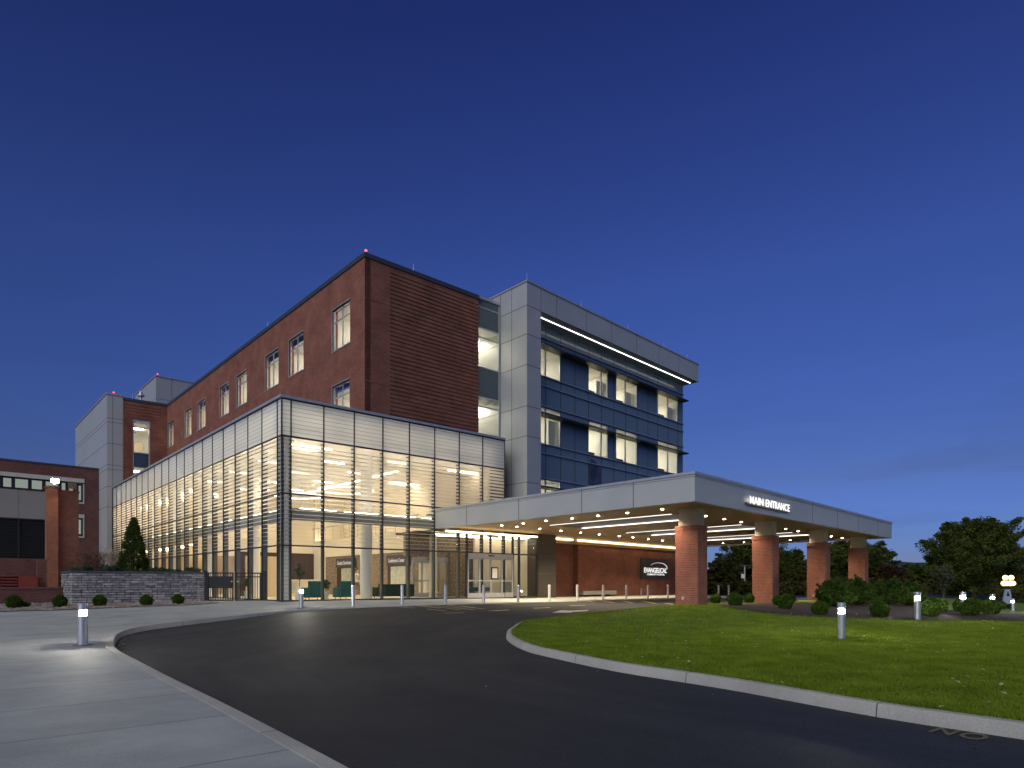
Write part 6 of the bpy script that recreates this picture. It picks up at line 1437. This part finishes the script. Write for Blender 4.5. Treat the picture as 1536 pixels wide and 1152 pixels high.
D = 70.0; X, Y = kx(1197.5)*D, D; z = D*kz(897)+EYE; t = thing('street_sign', 'short thin post with a small pale street sign right of the second pillar', 'sign', (X, Y, z)); A = Aff((X, Y), (1, 0), (0, 1)); zt = D*kz(881)+EYE
m_ = MB(A); m_.cyl(0, 0, z-.3, zt, .035, n=6); m_.build('post', M['alum'], t); m_ = MB(A); m_.box(-.25, .25, -.02, .02, zt-.05, zt+.1); m_.build('sign_plate', M['white'], t)
D = 110.0; X, Y = kx(1333)*D, D; z = -3.0; zt = D*kz(825)+EYE; t = thing('utility_pole', 'wooden utility pole with crossarm above the trees right of the canopy', 'utility pole', (X, Y, z)); A = Aff((X, Y), (1, 0), (0, 1))
m_ = MB(A); m_.cyl(0, 0, z, zt, .2, .14, n=8); m_.build('pole', M['bark'], t)
m_ = MB(A); m_.box(-1.5, 1.6, -.06, .06, zt-.9, zt-.75); m_.build('crossarm', M['bark'], t)
for q in (-1.4, -.7, .8, 1.5): m_ = MB(A); m_.cyl(q, 0, zt-.75, zt-.5, .05, n=6); m_.build('insulator', M['black'], t)
m_ = MB(A); m_.tube([(1.5, 0, zt-.6), (1.3, 0, zt-2.6), (.2, 0, zt-4.2)], .025, 4); m_.build('cable', M['black'], t)
# pale retaining kerb strip across the far lawn edge
mb = MB(); a_, b_ = (kx(1385)*60, 60.0), (kx(1560)*56, 56.0); t_ = (b_[0]-a_[0], b_[1]-a_[1]); A = Aff(a_, t_, (-t_[1], t_[0])); ln = math.hypot(*t_)
mb = MB(A); zz = 60*kz(908.5)+EYE; mb.box(0, ln, 0, .6, zz-1.2, zz+.28); tag(mb.build('retaining_wall', M['greypanel'], base=(a_[0], a_[1], zz)), 'low pale concrete retaining wall along the far road', 'low wall')

# ---------------- one person inside the lobby, between the armchairs and the round column
M['skin'] = noise_mat('skin', (.45,.3,.22), (.5,.34,.25), 3, .6); M['shirt'] = noise_mat('cream_top', (.62,.55,.42), (.68,.6,.47), 6, .9)
M['trousers'] = noise_mat('grey_trousers', (.13,.11,.1), (.17,.14,.13), 6, .9); M['hair'] = noise_mat('brown_hair', (.07,.045,.03), (.1,.065,.045), 12, .7)
def skin_mesh(name, V, E, Rr, mat, parent, root=0, sub=2):
    me = bpy.data.meshes.new(name); me.from_pydata(V, E, []); o = bpy.data.objects.new(name, me); col.objects.link(o); o.parent = parent
    o.modifiers.new('skin', 'SKIN'); sv = me.skin_vertices[0].data
    for i, r in enumerate(Rr): sv[i].radius = r if hasattr(r, '__len__') else (r, r); sv[i].use_root = (i == root)
    sb = o.modifiers.new('sub', 'SUBSURF'); sb.levels = sb.render_levels = sub
    dg = bpy.context.evaluated_depsgraph_get(); dg.update(); m2 = bpy.data.meshes.new_from_object(o.evaluated_get(dg)); o.modifiers.clear(); o.data = m2
    m2.materials.clear(); [m2.materials.append(x) for x in (mat if isinstance(mat, list) else [mat])]
    for p in m2.polygons: p.use_smooth = True
    return o
def person(px, y):
    u = ATR.u_at(px, y); X, Y, _ = ATR(u, y, 0); t = thing('person', 'person in a cream top and grey trousers walking past the round lobby column', 'person', (X, Y, .006)); t.rotation_euler = (0, 0, R(70))
    V = [(0,0,.95),(0,0,1.1),(0,.01,1.28),(0,0,1.42),(0,-.01,1.5),(0,-.02,1.58),(0,-.03,1.66),(0,-.02,1.73),
         (.1,0,.9),(.11,-.16,.5),(.11,-.2,.09),(.11,-.34,.04),(-.1,0,.9),(-.11,.12,.5),(-.11,.34,.12),(-.11,.22,.05),
         (.19,0,1.4),(.25,.06,1.13),(.24,-.1,.92),(.24,-.14,.86),(-.19,0,1.4),(-.25,-.04,1.13),(-.24,-.2,.95),(-.24,-.26,.9)]
    E = [(0,1),(1,2),(2,3),(3,4),(4,5),(5,6),(6,7),(0,8),(8,9),(9,10),(10,11),(0,12),(12,13),(13,14),(14,15),(3,16),(16,17),(17,18),(18,19),(3,20),(20,21),(21,22),(22,23)]
    Rr = [(.15,.11),(.14,.1),(.16,.11),(.12,.08),.055,.085,.1,.07,.1,.07,.045,.04,.1,.07,.045,.04,.06,.045,.035,.03,.06,.045,.035,.03]
    b = skin_mesh('body', V, E, Rr, [M['skin'], M['shirt'], M['trousers']], t)
    for p in b.data.polygons:
        z = p.center.z; p.material_index = 0 if z > 1.47 else (2 if z < .92 and abs(p.center.x) < .2 else (0 if (abs(p.center.x) > .2 and z < .97) else 1))
    for s, bx, by, bz_ in ((1, .24, -.15, .86), (-1, -.24, -.28, .89)):
        for k in range(5):
            dx = (k-2)*.014; l = [.055, .075, .08, .075, .06][k]
            if k == 0: f = [(bx-.012*s, by, bz_), (bx-.04*s, by-.03, bz_-.02), (bx-.045*s, by-.045, bz_-.045)]
            else: f = [(bx+dx*.6, by-.01*k*.3, bz_-.03), (bx+dx, by-.025, bz_-.03-l*.6), (bx+dx, by-.05, bz_-.03-l)]
            skin_mesh('finger', f, [(0,1),(1,2)], [.011, .009, .007], M['skin'], b, 0, 1)
    m_ = MB(); m_.ball(0, .012, 1.685, .1, .108, .105, 14, 9); h = m_.build('hair', M['hair'], None, smooth=True); h.parent = t
    m_ = MB(); m_.ball(0, -.135, 1.64, .014, .022, .022, 8, 6); n_ = m_.build('nose', M['skin'], None, smooth=True); n_.parent = t
person(535.5, 6.3)
